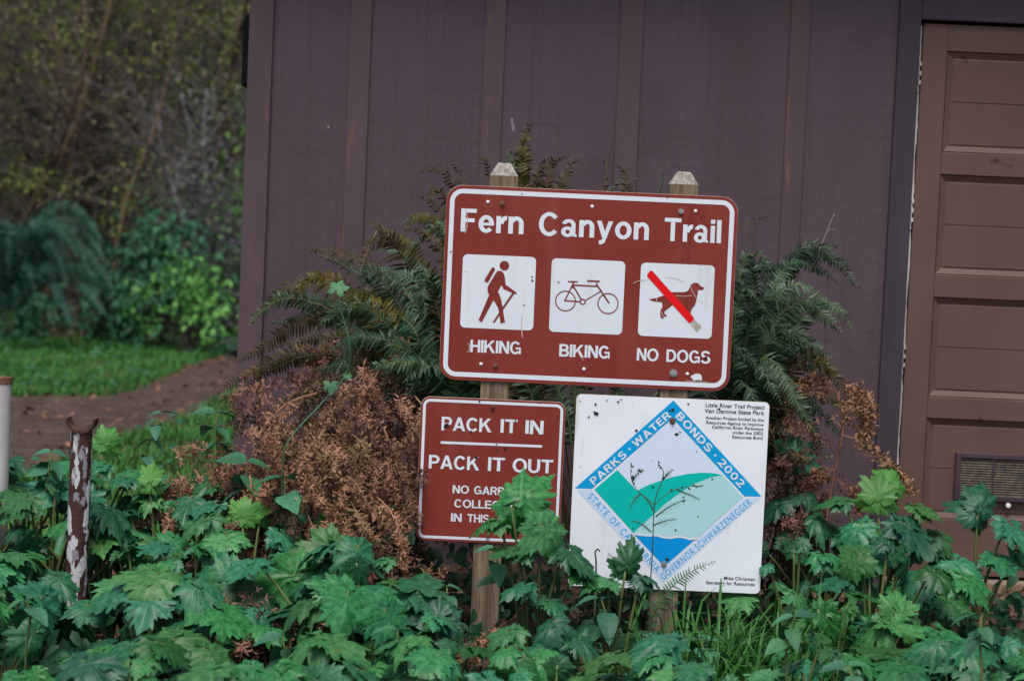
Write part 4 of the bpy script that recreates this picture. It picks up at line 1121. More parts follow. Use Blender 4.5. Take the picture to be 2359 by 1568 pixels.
right = [
    ([(1750, 760, .4), (1945, 560, .45)], F, .050), ([(1800, 640, .42), (1985, 672, .3)], F, .060), ([(1760, 700, .35), (1930, 655, .45)], F, .06), ([(1780, 760, .3), (1935, 770, .2)], F, .085, .3),
    ([(1750, 820, .3), (1910, 830, .15)], F, .085, .3), ([(1700, 680, .4), (1790, 640, .4)], F, .055), ([(1720, 780, .3), (1830, 720, .2)], F, .07), ([(1740, 860, .25), (1850, 960, .05)], F, .07, .35),
    ([(1720, 880, .2), (1800, 935, .0)], F, .065, .4), ([(1800, 850, .4), (1930, 950, .35)], F, .055), ([(1830, 930, .4), (2055, 1030, .5)], Br, .03), ([(1690, 760, .3), (1750, 700, .25)], F, .06), ([(1800, 960, .35), (1900, 1060, .3)], F, .05),
    ([(1700, 820, .35), (1860, 790, .3)], F, .06), ([(1660, 850, .3), (1760, 870, .1)], F, .06), ([(1790, 720, .5), (1880, 600, .55)], Br, .045), ([(1780, 1000, .3), (1870, 1080, .2)], F, .05), ([(1760, 930, .35), (1950, 1010, .4)], F, .05),
    ([(1760, 700, .4), (1960, 610, .42)], F, .075), ([(1740, 760, .35), (1900, 690, .3)], F, .08), ([(1770, 840, .3), (1930, 880, .25)], F, .08), ([(1740, 900, .25), (1880, 1000, .15)], F, .075), ([(1700, 720, .4), (1830, 640, .42)], F, .075), ([(1690, 900, .2), (1770, 1000, .06)], F, .07), ([(1780, 780, .4), (1950, 720, .4)], F, .07), ([(1600, 850, .4), (1560, 900, .1)], F, .06, .4), ([(1500, 850, .4), (1420, 905, .12)], F, .06, .4), ([(1550, 860, .3), (1650, 915, .1)], F, .055, .4),
]
for k in range(5):
    tx, ty = rq.uniform(1760, 1965), rq.uniform(620, 1040); mx, my = tx + (1690 - tx) * .5, ty + (860 - ty) * .3 - rq.uniform(20, 70)
    right.append(([(mx, my, rq.uniform(.2, .4)), (tx, ty, rq.uniform(.1, .4))], rq.choice((F, F, Br)), rq.uniform(.06, .085), .3))
fern_thing('sword_fern', 'glossy sword fern with blue green fronds fanning out toward the door casing', (1700, 1330, .45), right, None, 5)


# dead bracken: crinkled brown fronds
def dead_frond(mb, P, seed, reach=.11, curl=1.0, gap=.03):
    """a dry frond: rachis, drooping side branches, each carrying small curled crumbs in two rows"""
    rg = random.Random(seed); L = sum((b - a).length for a, b in zip(P, P[1:])); n = max(6, int(L / gap)); K_ = len(P)
    mb.tube(P, [.0030 - .0018 * i / K_ for i in range(K_)], 4, False)
    for k in range(n):
        u = .15 + .85 * (k + .5) / n; f = u * (K_ - 1); j = min(int(f), K_ - 2); q = P[j].lerp(P[j + 1], f - j); T_ = (P[j + 1] - P[j]).normalized()
        side = T_.cross(Vector((rg.gauss(0, .3), -1, rg.gauss(.2, .3)))).normalized()
        for sg in (-1, 1):
            if rg.random() < .15: continue
            d = (side * sg + T_ * .45 + Vector((0, -.15, -.35 * curl))).normalized(); ln = reach * (1 - u * .9) ** .7 * rg.uniform(.6, 1.15) + .012
            m_ = max(3, int(ln / .0165)); p = q; st_ = ln / m_; tr = [p]
            for i in range(m_):
                d = (d + Vector((rg.gauss(0, .10), rg.gauss(0, .10), rg.gauss(-.30 * curl, .10)))).normalized(); p = p + d * st_; tr.append(p)
            for i in range(m_):
                a_, b_ = tr[i], tr[i + 1]; ax = (b_ - a_).normalized(); wr = Vector((rg.gauss(0, 1), rg.gauss(0, 1), rg.gauss(0, 1))); s1 = ax.cross(wr).normalized()
                mb.add([a_ + s1 * .0022, a_ - s1 * .0022, b_ - s1 * .0016, b_ + s1 * .0016], [(0, 1, 2, 3)])
                for s2 in (-1, 1):
                    l = (.027 * (1 - .5 * i / m_)) * rg.uniform(.6, 1.25); o1 = (s1 * s2 + ax * .5).normalized(); nn = ax.cross(o1).normalized() * rg.choice((-1, 1)); w = ax * l * rg.uniform(.10, .19)
                    c1 = a_ + o1 * l * .55 + nn * l * .15; c2 = a_ + o1 * l * .75 + nn * l * .55
                    mb.add([a_ - w * .6, a_ + w * .6, c1 - w, c1 + w, c2 - w * .4, c2 + w * .4], [(0, 1, 3, 2), (2, 3, 5, 4)])


def dead_thing(name, label, base, n, region, seed, reach=.11, mats='dead', group=None, drop=.03, strands=0):
    """region: list of (px, py, Y) tips that the fronds hang toward, jittered"""
    rg = random.Random(seed); b = at(*base); b = Vector((b.x, b.y, gz(b.x, b.y))); o = thing(name, label, 'fern', b, group)
    for i in range(n):
        px, py, Y = region[i % len(region)]; tip = at(px + rg.gauss(0, 42), py + rg.gauss(0, 34), Y + rg.gauss(0, .07))
        tip.z = max(tip.z, gz(tip.x, tip.y) + .02)
        s_ = Vector((b.x + rg.uniform(-.12, .12), b.y + rg.uniform(-.08, .08), b.z + rg.uniform(.03, .25)))
        top = max(s_.z, tip.z) + rg.uniform(-.06, .05)
        m1 = s_.lerp(tip, .30); m1.z = top; m2 = s_.lerp(tip, .8); m2.z = (top + tip.z) / 2 + drop
        P = [p - b for p in bez([s_, m1, m2, tip], 18)]; mb = MB(); dead_frond(mb, P, seed * 100 + i, reach, gap=.046); mb.build('dry_frond', M['dead_dark' if i % 3 == 1 else mats], o)
    for i in range(strands):
        px, py, Y = region[(i * 5) % len(region)]; a_ = at(px + rg.gauss(0, 60), py - rg.uniform(10, 80), Y - .06); c_ = at(px + rg.gauss(0, 80), py + rg.uniform(60, 190), Y - .12)
        c_.z = max(c_.z, gz(c_.x, c_.y) + .01); m_ = (a_ + c_) / 2 + Vector((rg.gauss(0, .04), -.05, rg.uniform(.02, .08))); mb = MB(); P = [p - b for p in bez([a_, m_, c_], 12)]
        mb.tube(P, [.0030 - .0016 * k / 12 for k in range(12)], 5, False); dead_frond(mb, P, seed * 1000 + i, .035, gap=.022); mb.build('hanging_strand', M['dead_red' if i % 2 else mats], o)
    return o


dead_thing('dead_bracken', 'rusty brown mound of dead bracken fronds slumped beside the building corner', (720, 1280, .35), 40,
           [(480, 1130, .25), (520, 1060, .3), (560, 980, .35), (600, 900, .38), (690, 850, .42), (560, 1170, .15), (600, 1080, .2), (640, 1000, .25), (700, 930, .3), (480, 1190, .2), (730, 1050, .12), (660, 1120, .1), (745, 800, .42), (600, 1150, .1), (540, 1100, .2), (460, 1160, .3), (450, 1210, .1), (520, 1230, .0), (620, 1220, .02), (500, 1060, .3)], 7, .15, strands=26)
dead_thing('dead_bracken', 'hanging curtain of dead brown bracken against the edge of the small brown sign', (900, 1280, .3), 30,
           [(800, 930, .25), (850, 900, .25), (900, 930, .2), (930, 1000, .15), (870, 1050, .1), (830, 1100, .08), (780, 1080, .1), (900, 1120, .08), (760, 980, .2), (940, 1090, .12), (810, 1160, .05), (880, 1190, .05), (960, 960, .2), (740, 1130, .1), (950, 1160, .15), (840, 1220, .0), (900, 1230, .02), (760, 1200, .05), (700, 1220, .05)], 8, .13, strands=26)
dead_thing('dead_bracken', 'low heap of dead brown bracken lying in the gap below the mound of fronds', (800, 1400, .05), 22,
           [(800, 1290, -.15), (840, 1320, -.2), (780, 1340, -.2), (880, 1300, -.15), (760, 1300, -.1), (850, 1370, -.2), (1000, 1330, -.05), (950, 1290, .05)], 9, .08, drop=.03)
dead_thing('dead_bracken', 'flattened dead brown bracken on the soil among the cow parsnips below the mound', (640, 1480, -.45), 20,
           [(560, 1400, -.5), (620, 1440, -.6), (700, 1440, -.6), (760, 1470, -.7), (660, 1500, -.7), (820, 1430, -.5), (560, 1480, -.7)], 10, .10, drop=.01)
dead_thing('dead_bracken', 'scrap of dead brown bracken at the foot of the post under the small brown sign', (1110, 1560, -.35), 10,
           [(1060, 1520, -.45), (1140, 1530, -.5), (1180, 1500, -.4), (1090, 1480, -.3), (1230, 1420, -.1)], 12, .08, drop=.01)
dead_thing('dead_bracken', 'dead brown bracken tangled under the fern beside the right edge of the white sign', (1830, 1330, .4), 14,
           [(1800, 1010, .25), (1840, 1080, .25), (1870, 1140, .25), (1810, 1180, .2), (1900, 1230, .2), (1850, 960, .3)], 13, .10)
# broken reddish bracken stalk on the right
b = at(1905, 1330, .3); b = Vector((b.x, b.y, gz(b.x, b.y)))
db = thing('dead_bracken', 'dead bracken stalk with a red stem and crinkled fronds drooping toward the door', 'fern', b)
mb = MB(); stem = [b] + [at(px, py, .3) for px, py in ((1895, 1250), (1915, 1130), (1935, 1030), (1942, 960), (1930, 905))]
mb.tube([p - b for p in stem], [.005, .005, .0045, .004, .0035, .003], 6); mb.build('stalk', M['dead_red'], db, True)
for i, ch in enumerate(([(1930, 905), (1900, 880), (1860, 868), (1845, 905), (1830, 950)], [(1930, 905), (1970, 900), (1995, 910), (1990, 960), (1985, 1005)], [(1935, 1030), (1950, 940), (1990, 915), (2010, 960), (2000, 1000)], [(1930, 905), (1890, 870), (1850, 885), (1825, 930), (1815, 980)], [(1930, 905), (1965, 890), (2005, 935)], [(1940, 1000), (1985, 1015), (2030, 1050), (2070, 1090), (2105, 1130)], [(1915, 1130), (1870, 1120), (1830, 1140), (1790, 1150)],
                        [(1925, 1080), (1885, 1085), (1850, 1110), (1835, 1140)], [(1930, 905), (1870, 885), (1800, 880)], [(1920, 1100), (1960, 1120), (1985, 1150), (1978, 1180)], [(1940, 960), (1965, 925), (1992, 918), (2005, 950)])):
    pp = [at(x, y, .3 - .03 * (i % 3)) - b for x, y in ch]
    P = []
    for a_, c_ in zip(pp, pp[1:]): P += [a_.lerp(c_, t / 4) for t in range(4)]
    mb = MB(); dead_frond(mb, P + [pp[-1]], 900 + i, .045, gap=.013); mb.build('dry_frond', M['dead_red'], db)

# ------------------------------------------------------------------ vine, dry stalks and the small stems before the white sign
def line(mb, px, Y, r0, r1, b, n=6):
    P = [at(*q, Y) if len(q) == 2 else at(*q) for q in px]; Q = []
    for i in range(len(P) - 1):
        p0, p1, p2, p3 = P[max(i - 1, 0)], P[i], P[i + 1], P[min(i + 2, len(P) - 1)]
        for k in range(5):
            t = k / 5; Q.append(.5 * ((2 * p1) + (p2 - p0) * t + (2 * p0 - 5 * p1 + 4 * p2 - p3) * t * t + (3 * p1 - p0 - 3 * p2 + p3) * t ** 3))
    Q.append(P[-1]); k = len(Q); mb.tube([q - b for q in Q], [r0 + (r1 - r0) * i / (k - 1) for i in range(k)], n)


b = at(640, 1420, .12); b.z = gz(b.x, b.y)
v = thing('wild_cucumber_vine', 'pale green vine looping up over the dead fronds to thin lobed leaves', 'vine', b)
mb = MB(); line(mb, [(640, 1400, .1), (648, 1200, .1), (652, 1070, .1), (668, 1010, .1), (740, 930, .12), (795, 865, .15), (806, 800, .12), (790, 730, .12), (772, 690, .12)], .12, .0034, .0018, b); mb.build('stem', M['vine'], v, True)
VL = []
for s_ in range(2):
    mb = MB(); lobed_leaflet(mb, Vector((0, 0, 0)), Matrix.Identity(3), 1, 70 + s_, ((0, .9), (55, .8), (-55, .8), (110, .7), (-110, .7)), droop=.3, N=60); VL.append(mesh_of(mb, 'vine_leaf', M['vine']))
for px, py, Y, s_, el, az, sp in ((775, 668, .10, .055, 35, -10, 170), (762, 884, .1, .045, 30, 10, 0), (850, 865, .2, .03, 40, 0, 60), (800, 862, .15, .028, 50, 0, 20), (868, 840, .25, .026, 40, 20, 120)):
    n = Vector((math.sin(R_(az)) * math.cos(R_(el)), -math.cos(R_(az)) * math.cos(R_(el)), math.sin(R_(el)))); put(VL[px % 2], 'leaf', v, at(px, py, Y), frame(n, R_(sp)), s_ * 1.0)

for lab, px, Y, r in (('bent pale dry stalk leaning on the golden frond left of the large sign', [(905, 740), (880, 712), (838, 662), (832, 625), (845, 580), (868, 532)], .48, .0028),
                      ('tall thin dry stalk slanting up above the fern fronds near the door casing', [(1770, 800), (1800, 745), (1835, 690), (1870, 620), (1900, 545), (1922, 492)], .42, .0026)):
    b = at(*px[0], Y); b.z = gz(b.x, b.y); o = thing('dry_stalk', lab, 'plant', b); mb = MB(); q = at(*px[0], Y)
    mb.tube([Vector((0, 0, -.02)), (q - b) * .5, q - b], r * 1.1, 5); line(mb, px, Y, r, r * .5, b, 5); mb.build('stem', M['drystalk'], o, True)
    if Y < .45:
        mb = MB(); line(mb, [(1900, 545), (1912, 528), (1925, 530)], Y, .0015, .001, b, 4); line(mb, [(1870, 620), (1885, 600), (1905, 590)], Y, .0012, .0008, b, 4); mb.build('twig', M['drystalk'], o, True)

YF = -.2
b = at(1492, 1450, YF); b.z = gz(b.x, b.y)
o = thing('seed_stalk', 'thin dark seed stalk with three arms standing in front of the white diamond sign', 'plant', b)
mb = MB(); mb.tube([(0, 0, -.02), at(1490, 1430, YF) - b], .0021, 5)
line(mb, [(1490, 1430), (1502, 1290), (1508, 1160), (1524, 1110), (1528, 1085), (1519, 1072)], YF, .0020, .0011, b); line(mb, [(1508, 1162), (1470, 1130), (1455, 1105), (1453, 1075)], YF, .0013, .0008, b, 5); line(mb, [(1508, 1162), (1540, 1135), (1575, 1122), (1622, 1118)], YF, .0013, .0008, b, 5)
mb.build('stem', M['seed'], o, True)
rg = random.Random(5)


def clusters(mb, px, Y, b, n, r):
    P = [at(*q, Y) - b for q in px]
    for _ in range(n):
        i = rg.randrange(len(P) - 1); p = P[i].lerp(P[i + 1], rg.random()) + Vector((rg.gauss(0, .0025), rg.gauss(0, .002), rg.gauss(0, .0025))); a = rg.uniform(.5, 1) * r
        mb.tube([p, p + Vector((rg.gauss(0, a), rg.gauss(0, a), rg.gauss(a, a)))], [a * .8, a * .3], 5)


for i, px in enumerate(([(1508, 1180), (1490, 1150), (1470, 1135)], [(1510, 1190), (1545, 1165), (1580, 1150)], [(1500, 1225), (1475, 1205), (1455, 1200)], [(1527, 1105), (1540, 1090), (1552, 1080)], [(1478, 1138), (1462, 1150), (1450, 1175)], [(1505, 1210), (1530, 1200), (1560, 1195)], [(1560, 1128), (1590, 1140), (1612, 1150)], [(1456, 1110), (1470, 1090), (1485, 1082)])):
    mb = MB(); P = [p - b for p in bez([at(*q, YF) for q in px], 10)]; sword_frond(mb, P, .009, 300 + i, Vector((0, -1, .3)), .12, gap=.006, w=.0013); mb.build('sprig', [M['nettle'], M['seed']], o)
for px, k in (([(1460, 1110), (1453, 1072), (1478, 1088)], 18), ([(1519, 1078), (1519, 1068)], 6), ([(1530, 1100), (1548, 1082)], 8), ([(1545, 1132), (1622, 1118)], 16), ([(1455, 1095), (1462, 1118)], 8)):
    mb = MB(); clusters(mb, px, YF, b, k, .0045); mb.build('seed_head', M['seed'], o)
b = at(1482, 1450, YF); b.z = gz(b.x, b.y)
o = thing('young_fern', 'single feathery green fern frond across the bottom of the white sign', 'fern', b); mb = MB()
P = [p - b for p in bez([b + Vector((0, 0, -.02)), at(1470, 1385, YF), at(1560, 1320, YF), at(1648, 1292, YF)], 22)]
sword_frond(mb, P, .028, 77, Vector((0, -1, .3)), .45, gap=.009, w=.003); mb.build('frond', [M['nettle'], M['stem']], o)
mb = MB(); P = [p - b for p in bez([at(1475, 1390, YF), at(1455, 1330, YF), at(1440, 1300, YF), at(1400, 1275, YF)], 14)]; sword_frond(mb, P, .02, 78, Vector((0, -1, .3)), .15, gap=.008, w=.003); mb.build('frond', [M['nettle'], M['stem']], o)
b = at(1372, 1400, YF); b.z = gz(b.x, b.y)
o = thing('fern_crozier', 'dark curled fern shoot before the lower corner of the white sign', 'fern', b); mb = MB()
mb.tube([(0, 0, -.02), at(1373, 1330, YF) - b], .003, 5); line(mb, [(1373, 1330), (1373, 1290), (1371, 1272), (1377, 1264), (1382, 1270)], YF, .0028, .0022, b); mb.build('stem', M['seed'], o, True)

# ------------------------------------------------------------------ scattered leaves, grass and litter that no one could count
def scatter(name, tmpl, tf, pos, nrm, spin, size, m, kind='stuff', lab=None, parent=None):
    """numpy copies of a small template (verts, faces) into ONE mesh"""
    n = len(pos); V = np.array(tmpl); k = len(V); pos = np.array(pos); N_ = np.array(nrm); N_ /= np.linalg.norm(N_, axis=1)[:, None]
    ref = np.where(np.abs(N_[:, 2:3]) > .97, np.array([[0, -1.0, 0]]), np.array([[0, 0, -1.0]])); X = ref - N_ * (ref * N_).sum(1)[:, None]; X /= np.linalg.norm(X, axis=1)[:, None]; Y_ = np.cross(N_, X)
    c, s_ = np.cos(spin)[:, None], np.sin(spin)[:, None]; X2 = X * c + Y_ * s_; Y2 = -X * s_ + Y_ * c
    out = pos[:, None, :] + (V[None, :, 0:1] * X2[:, None, :] + V[None, :, 1:2] * Y2[:, None, :] + V[None, :, 2:3] * N_[:, None, :]) * np.array(size)[:, None, None]
    out = out.reshape(-1, 3); F_ = [f for f in tf]; loops = []; starts = []; tot = []; st = 0
    base = np.arange(n) * k
    me = bpy.data.meshes.new(name); me.vertices.add(len(out)); me.vertices.foreach_set('co', out.astype(np.float32).ravel())
    fl = np.array([len(f) for f in F_]); flat = np.concatenate([np.array(f) for f in F_]); L_ = (base[:, None] + flat[None, :]).ravel()
    tots = np.tile(fl, n); sts = np.concatenate([[0], np.cumsum(tots)[:-1]])
    me.loops.add(len(L_)); me.loops.foreach_set('vertex_index', L_.astype(np.int32)); me.polygons.add(len(tots)); me.polygons.foreach_set('loop_start', sts.astype(np.int32)); me.polygons.foreach_set('loop_total', tots.astype(np.int32))
    me.materials.append(m); me.update(calc_edges=True); me.validate()
    o = bpy.data.objects.new(name, me); COL.objects.link(o)
    if kind: o['kind'] = kind
    if lab: o['label'] = lab
    if parent: o.parent = parent
    return o


rs = np.random.RandomState(4)
OV = [(0, 0, 0), (.3, -.24, .05), (.3, 0, 0), (.3, .24, .05), (.65, -.2, .0), (.65, 0, -.05), (.65, .2, .0), (1, 0, -.18)]
OVF = [(0, 1, 2), (0, 2, 3), (1, 4, 5, 2), (2, 5, 6, 3), (4, 7, 5), (5, 7, 6)]


def cover(n, px0, px1, y0, y1, z0, z1, s0, s1, m, name, lab, seed, keep=None):
    r = random.Random(seed); pos = []; nr = []; sz = []
    for _ in range(n):
        Y = r.uniform(y0, y1); x = at(r.uniform(px0, px1), 1300, Y).x; h = r.uniform(z0, z1) * (r.random() ** .5)
        pos.append((x, Y, gz(x, Y) + h)); nr.append((r.gauss(0, .5), -r.uniform(.1, 1), r.uniform(.2, 1))); sz.append(r.uniform(s0, s1))
    return scatter(name, OV, OVF, pos, nr, np.array([r.gauss(0, .9) for _ in range(n)]), sz, m, lab=lab)


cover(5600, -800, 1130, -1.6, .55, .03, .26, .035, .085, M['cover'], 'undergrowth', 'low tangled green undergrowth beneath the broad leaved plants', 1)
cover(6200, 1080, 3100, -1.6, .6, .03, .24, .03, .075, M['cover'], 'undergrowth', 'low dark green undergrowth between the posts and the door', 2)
# litter
r = random.Random(12); n = 9000; pos = []; nr = []; sz = []
for _ in range(n):
    Y = r.uniform(-1.9, .98); x = at(r.uniform(-150, 2550), 1300, Y).x; pos.append((x, Y, gz(x, Y) + r.uniform(.0, .03))); nr.append((r.gauss(0, .6), r.gauss(0, .6), 1)); sz.append(r.uniform(.015, .05))
scatter('leaf_litter', [(0, -.12, 0), (1, -.06, .1), (1, .06, .12), (0, .12, .02), (.5, .2, .1)], [(0, 1, 2, 4, 3)], pos, nr, np.array([r.uniform(0, 6.3) for _ in range(n)]), sz, M['litter'])


r = random.Random(14); pos = []; nr = []; sz = []
while len(pos) < 600:
    x, Y = r.uniform(-4.5, -1.2), r.uniform(1.5, 12)
    if not on_path(x, Y): continue
    pos.append((x, Y, gz(x, Y) + .022)); nr.append((r.gauss(0, .4), r.gauss(0, .4), 1)); sz.append(r.uniform(.012, .045))
scatter('fallen_leaves', [(0, -.5, 0), (.8, -.2, .2), (1, .3, .25), (0, .5, .02), (-.3, .1, .1)], [(0, 1, 2, 3, 4)], pos, nr, np.array([r.uniform(0, 6.3) for _ in range(600)]), sz, M['litter'])


def blades(name, pts, m, lab, h0, h1, w, bend, seed):
    r = random.Random(seed); mb = MB()
    for x, y in pts:
        h = r.uniform(h0, h1); a = r.uniform(0, 6.3); d = Vector((math.cos(a), math.sin(a), 0)); sd_ = Vector((-d.y, d.x, 0)) * w * r.uniform(.7, 1.2); b = Vector((x, y, gz(x, y) - .01)); bd = r.uniform(*bend); L_ = []
        for t, ww in ((0, .8), (.4, 1), (.72, .75)):
            c = b + d * h * bd * t * t + Vector((0, 0, h * (t - bd * .55 * t ** 3))); L_ += [c - sd_ * ww, c + sd_ * ww]
        L_.append(b + d * h * bd * 1.15 + Vector((0, 0, h * (1 - bd * .75)))); mb.add(L_, [(0, 1, 3, 2), (2, 3, 5, 4), (4, 5, 6)])
    o = mb.build(name, m, None); return tag(o, lab, None, None, 'stuff')


r = random.Random(21); pts = []
for cx, cy, k, s_ in ((1640, -.35, 60, .10), (1720, -.45, 70, .10), (1800, -.4, 60, .10), (1580, -.6, 40, .08), (1890, -.5, 60, .12), (1700, -.8, 60, .14), (1560, -.3, 30, .06), (1850, -.9, 60, .14), (1480, -.7, 20, .1), (1980, -.6, 30, .12)):
    c = at(cx, 1450, cy)
    for _ in range(k): pts.append((c.x + r.gauss(0, s_), cy + r.gauss(0, s_)))
blades('tall_grass', pts, M['grassblade'], 'clump of long arching grass blades below the white sign', .28, .52, .0048, (.15, .85), 22)
r = random.Random(31); pts = []
while len(pts) < 60000:
    Y = r.uniform(1.0, 14.5); x = r.uniform(-1.02, -.2) if False else r.uniform(-7.5, -1.0)
    if x < -1.0 - (Y + 6.5) * .27: continue
    if on_path(x, Y): continue
    pts.append((x, Y))
blades('short_grass', pts, M['verge'], 'short bright grass on both sides of the dirt path', .05, .12, .0038, (.2, .7), 32)
for k in range(1):
    r = random.Random(33); pos = []; nr = []; sz = []
    while len(pos) < 700:
        Y = r.uniform(1.2, 13); x = r.uniform(-6.5, -1.1)
        if on_path(x, Y) or x < -1.0 - (Y + 6.5) * .27: continue
        pos.append((x, Y, gz(x, Y) + r.uniform(.03, .1))); nr.append((r.gauss(0, .4), -.6, 1)); sz.append(r.uniform(.03, .07))
    scatter('clover', OV, OVF, pos, nr, np.array([r.uniform(0, 6.3) for _ in range(700)]), sz, M['lf_teal'])

# ------------------------------------------------------------------ far bank: shrubs, thicket trees, ferns
LFQ = [(0, 0, 0), (.5, -.28, .06), (1, 0, -.05), (.5, .28, .06)]; LFF = [(0, 1, 2), (0, 2, 3)]


TS = .12


def tree(name, x, y, h, seed, label, leafm, nleaf, lsize, lean=(0, 0), bark='bark', r0=.05, spreadk=.55, group=None, levels=4, cat='tree', multi=1, start=.06):
    rg = random.Random(seed); o = thing(name, label, cat, (x, y, gz(x, y)), group); tr = MB(); tw = MB(); tips = []

    def grow(p, d, L, r, lv):
        n = 5 if lv < 2 else 4; pts = [p]; q = p.copy(); dd = d.copy()
        for i in range(n):
            dd = (dd + Vector((rg.gauss(0, .16), rg.gauss(0, .16), rg.gauss(.03, .12)))).normalized(); q = q + dd * L / n; pts.append(q)
        (tr if lv == 0 else tw).tube(pts, [r * (1 - .6 * i / n) for i in range(n + 1)], 7 if lv == 0 else (5 if lv == 1 else 3), lv == 0)
        if lv >= 2: tips.extend([(pts[i].lerp(pts[i + 1], rg.random()), dd) for i in range(n)])
        if lv < levels:
            for k in range({0: 9, 1: 5, 2: 4, 3: 3}.get(lv, 2)):
                u = rg.uniform(start if lv == 0 else .15, 1); f = u * n; j = min(int(f), n - 1); b = pts[j].lerp(pts[j + 1], f - j)
                a = rg.uniform(0, 6.3); nd = (dd * rg.uniform(.3, .9) + Vector((math.cos(a), math.sin(a), rg.uniform(-.3, .5))) * spreadk * 1.5).normalized()
                grow(b, nd, L * rg.uniform(.38, .62), r * (1 - .55 * u) * .5, lv + 1)
    for _ in range(multi):
        jl = (lean[0] + rg.gauss(0, .25) * (multi > 1), lean[1] + rg.gauss(0, .2) * (multi > 1))
        grow(Vector((rg.gauss(0, .07) * (multi > 1), rg.gauss(0, .07) * (multi > 1), -.05)), Vector((jl[0], jl[1], 1)).normalized(), h * rg.uniform(.8, 1.05), r0 * rg.uniform(.7, 1.1), 0)
    tr.build('trunk', M[bark], o, True); tw.build('branches', M['bark_grey' if bark == 'bark_grey' else 'twig'], o)
    if nleaf:
        pos = []; nr = []; sz = []
        for _ in range(nleaf):
            p, d = rg.choice(tips); pos.append(tuple(p + Vector((rg.gauss(0, .05), rg.gauss(0, .05), rg.gauss(0, .05))))); nr.append((rg.gauss(0, .7), rg.gauss(-.3, .7), rg.gauss(.5, .5))); sz.append(rg.uniform(.6, 1.2) * lsize)
        f = scatter('crown', LFQ, LFF, pos, nr, np.array([rg.uniform(0, 6.3) for _ in range(nleaf)]), sz, M[leafm], kind=None, parent=o)
    return o


def bush(x, y, rx, rz, seed, label, leafm, n, lsize, name='leafy_shrub', cat='shrub', group=None):
    rg = random.Random(seed); o = thing(name, label, cat, (x, y, gz(x, y)), group); mb = MB(); pos = []; nr = []; sz = []; cl = []
    for _ in range(26):
        a = rg.uniform(0, 6.3); u = rg.uniform(0, 1) ** .5; el = rg.uniform(.05, 1.4); p = Vector((rx * math.cos(a) * math.cos(el) * u, rx * math.sin(a) * math.cos(el) * u, rz * math.sin(el) * rg.uniform(.6, 1.08))); cl.append(p)
        mb.tube([(0, 0, -.03), p * .5 + Vector((0, 0, .08)), p], [.009, .006, .002], 4)
    for _ in range(n):
        p = rg.choice(cl) + Vector((rg.gauss(0, rx * .16), rg.gauss(0, rx * .16), rg.gauss(0, rz * .12)))
        if p.z < .02: p.z = .02 + rg.random() * .1
        pos.append(tuple(p)); nr.append((p.x * .6 + rg.gauss(0, .5), p.y * .6 + rg.gauss(-.3, .5), rg.uniform(.1, 1.2))); sz.append(rg.uniform(.6, 1.3) * lsize)
    mb.build('stems', M['twig'], o); scatter('foliage', OV, OVF, pos, nr, np.array([rg.gauss(0, .9) for _ in range(n)]), sz, M[leafm], kind=None, parent=o)
    return o


bush(-2.78, 11.2, .60, .85, 1, 'bright yellow green shrub beside the bend of the path', 'lf_lime', 800, .065)
bush(-3.1, 11.6, .75, 1.15, 2, 'blue green leafy shrub behind the bright shrub by the path', 'lf_teal', 1300, .085)
bush(-3.45, 11.9, .5, .5, 3, 'low blue green shrub at the edge of the grass verge', 'lf_teal', 500, .08)
bush(-4.5, 12.0, .9, .38, 4, 'low dark green plants along the foot of the thicket', 'lf_teal', 900, .08)
bush(-3.9, 12.3, .55, .75, 5, 'reddish brown dying shrub beneath the thicket', 'lf_brown', 700, .06)
bush(-2.2, 12.9, .9, 2.3, 6, 'tall green shrub filling the far end of the path', 'lf_green', 2200, .075)
bush(-1.4, 14.2, .9, 1.8, 7, 'green shrub hidden behind the building at the path end', 'lf_green', 900, .08)
bush(-5.6, 12.4, .9, .8, 8, 'dark green shrub beyond the fern at the thicket edge', 'lf_dark', 900, .08)
bush(-2.95, 12.9, .75, 2.2, 21, 'hazy grey green lichened shrub above the teal shrubs', 'lf_grey', 1500, .045)
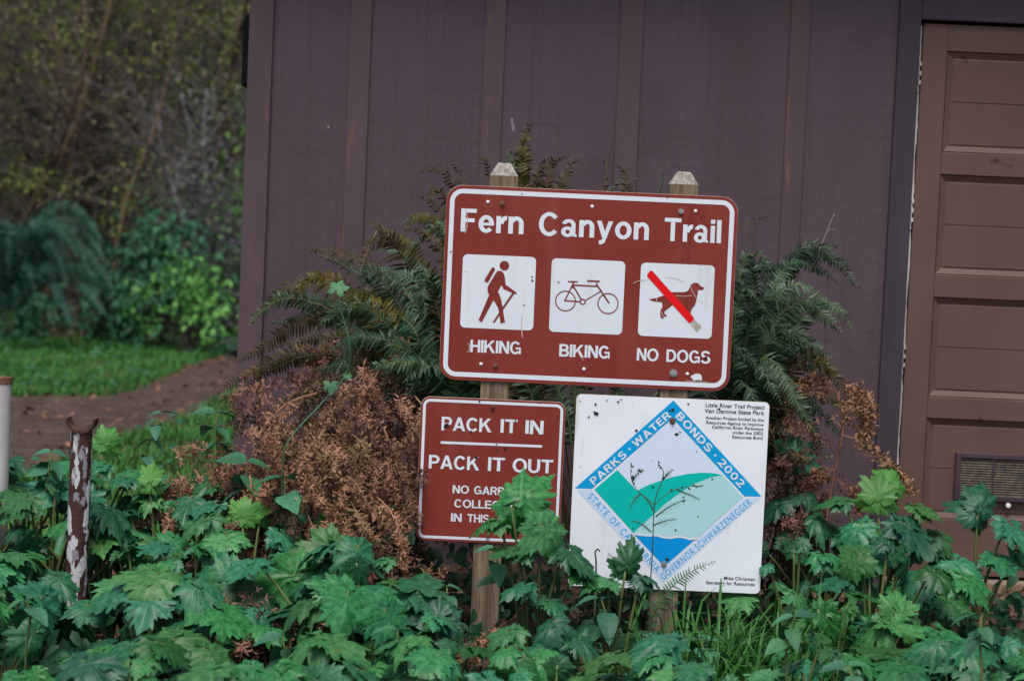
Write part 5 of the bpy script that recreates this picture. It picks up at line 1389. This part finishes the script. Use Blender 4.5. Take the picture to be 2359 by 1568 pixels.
T_ = [  # x, y, h, leaf material, leaves, size, lean, bark, r0, multi, label
    (-3.75, 12.0, 3.4, 'lf_olive', 2600, .05, (.12, .0), 'bark', .036, 1, 'slender tan tree trunk rising from the verge through the thicket'),
    (-4.35, 12.6, 3.6, 'lf_brown', 1800, .05, (.45, .1), 'bark', .04, 2, 'leaning twin stemmed tree slanting across the dark thicket'),
    (-4.9, 12.8, 3.8, 'lf_brown', 1500, .05, (.35, .0), 'bark', .045, 3, 'bare many stemmed tree in the darkest part of the thicket'),
    (-2.9, 13.2, 2.6, 'lf_brown', 120, .04, (.35, -.1), 'bark_grey', .022, 6, 'pale grey lichened thicket of bare twigs above the green shrubs'),
    (-2.5, 13.6, 4.2, 'lf_olive', 5200, .06, (-.05, 0), 'bark', .06, 2, 'olive leaved tree overhanging the building corner'),
    (-3.3, 14.2, 4.2, 'lf_olive', 4200, .06, (.05, 0), 'bark', .06, 2, 'tall tree with thin olive foliage behind the grey twigs'),
    (-4.0, 14.6, 4.4, 'lf_olive', 3600, .06, (.0, 0), 'bark', .06, 2, 'tall sparsely leaved green tree in the middle of the thicket'),
    (-4.9, 14.6, 4.3, 'lf_brown', 2600, .06, (.1, 0), 'bark', .06, 2, 'tall brownish tree behind the bare leaning stems'),
    (-5.7, 14.2, 4.3, 'lf_dark', 2500, .06, (.2, 0), 'bark', .06, 2, 'dark tree at the outer edge of the thicket'),
    (-5.5, 16.6, 6.5, 'lf_dark', 2000, .08, (0, 0), 'bark', .08, 1, 'dark tall tree on the slope behind the thicket'),
    (-4.2, 17.2, 6.5, 'lf_olive', 2000, .08, (0, 0), 'bark', .08, 1, 'olive tall tree on the slope behind the thicket'),
    (-3.0, 17.0, 6.5, 'lf_green', 2400, .08, (0, 0), 'bark', .08, 1, 'green tall tree on the slope above the path end'),
    (-1.6, 16.8, 6.5, 'lf_green', 2000, .08, (0, 0), 'bark', .08, 1, 'green tall tree on the slope behind the building'),
    (-6.8, 15.8, 6.0, 'lf_dark', 1500, .08, (0, 0), 'bark', .08, 1, 'dark tree farthest out on the thicket slope'),
]
for i, (x, y, h, lm, nl, ls, lean, bk, r0, mu, lab) in enumerate(T_):
    tree('thicket_tree', x, y, h, 40 + i, lab, lm, nl, ls, lean, bk, r0, multi=mu, levels=3 if mu < 5 else 4)
# far wood on the slope, one mass
r = random.Random(61); n = 26000; pos = []; nr = []; sz = []
for _ in range(n):
    x = r.uniform(-14, 6); t = r.random() ** 1.3 * .5; y = 16.5 + 26 * t + .12 * abs(x + 3); z0 = -.3 + 22 * t ** .85
    pos.append((x, y - r.uniform(0, 1.5), z0 + abs(r.gauss(0, .9)))); nr.append((r.gauss(0, .6), r.gauss(-.5, .6), r.gauss(.4, .5))); sz.append(r.uniform(.06, .16))
scatter('far_wood', LFQ, LFF, pos, nr, np.array([r.uniform(0, 6.3) for _ in range(n)]), sz, M['lf_dark'], lab='dark mass of distant forest foliage on the slope')
# big fern at the edge of the thicket
fr = []
rg = random.Random(71)
for k in range(22):
    a = rg.uniform(-.2, 1.2); px = 20 + 260 * math.cos(a * math.pi) * rg.uniform(.5, 1); py = 730 - rg.uniform(20, 170)
    fr.append(([(20 + (px - 20) * .45, py - rg.uniform(40, 110), 10.6 + rg.uniform(-.2, .2)), (px, py + rg.uniform(0, 50), 10.4 + rg.uniform(-.5, .4))], 'fern_far', .11, .15))
fern_thing('sword_fern', 'large blue green fern clump at the far edge of the grass verge', (20, 800, 10.7), fr, None, 9)
fr = []
for k in range(14):
    a = rg.uniform(0, 1); px = -120 + 220 * math.cos(a * math.pi) * rg.uniform(.5, 1); py = 700 - rg.uniform(20, 150)
    fr.append(([(-120 + (px + 120) * .45, py - rg.uniform(40, 110), 11.3), (px, py + rg.uniform(0, 50), 11.2 + rg.uniform(-.4, .4))], 'fern_far', .11, .15))
fern_thing('sword_fern', 'dark fern clump partly outside the picture beyond the grey pipe', (-120, 800, 11.4), fr, None, 10)
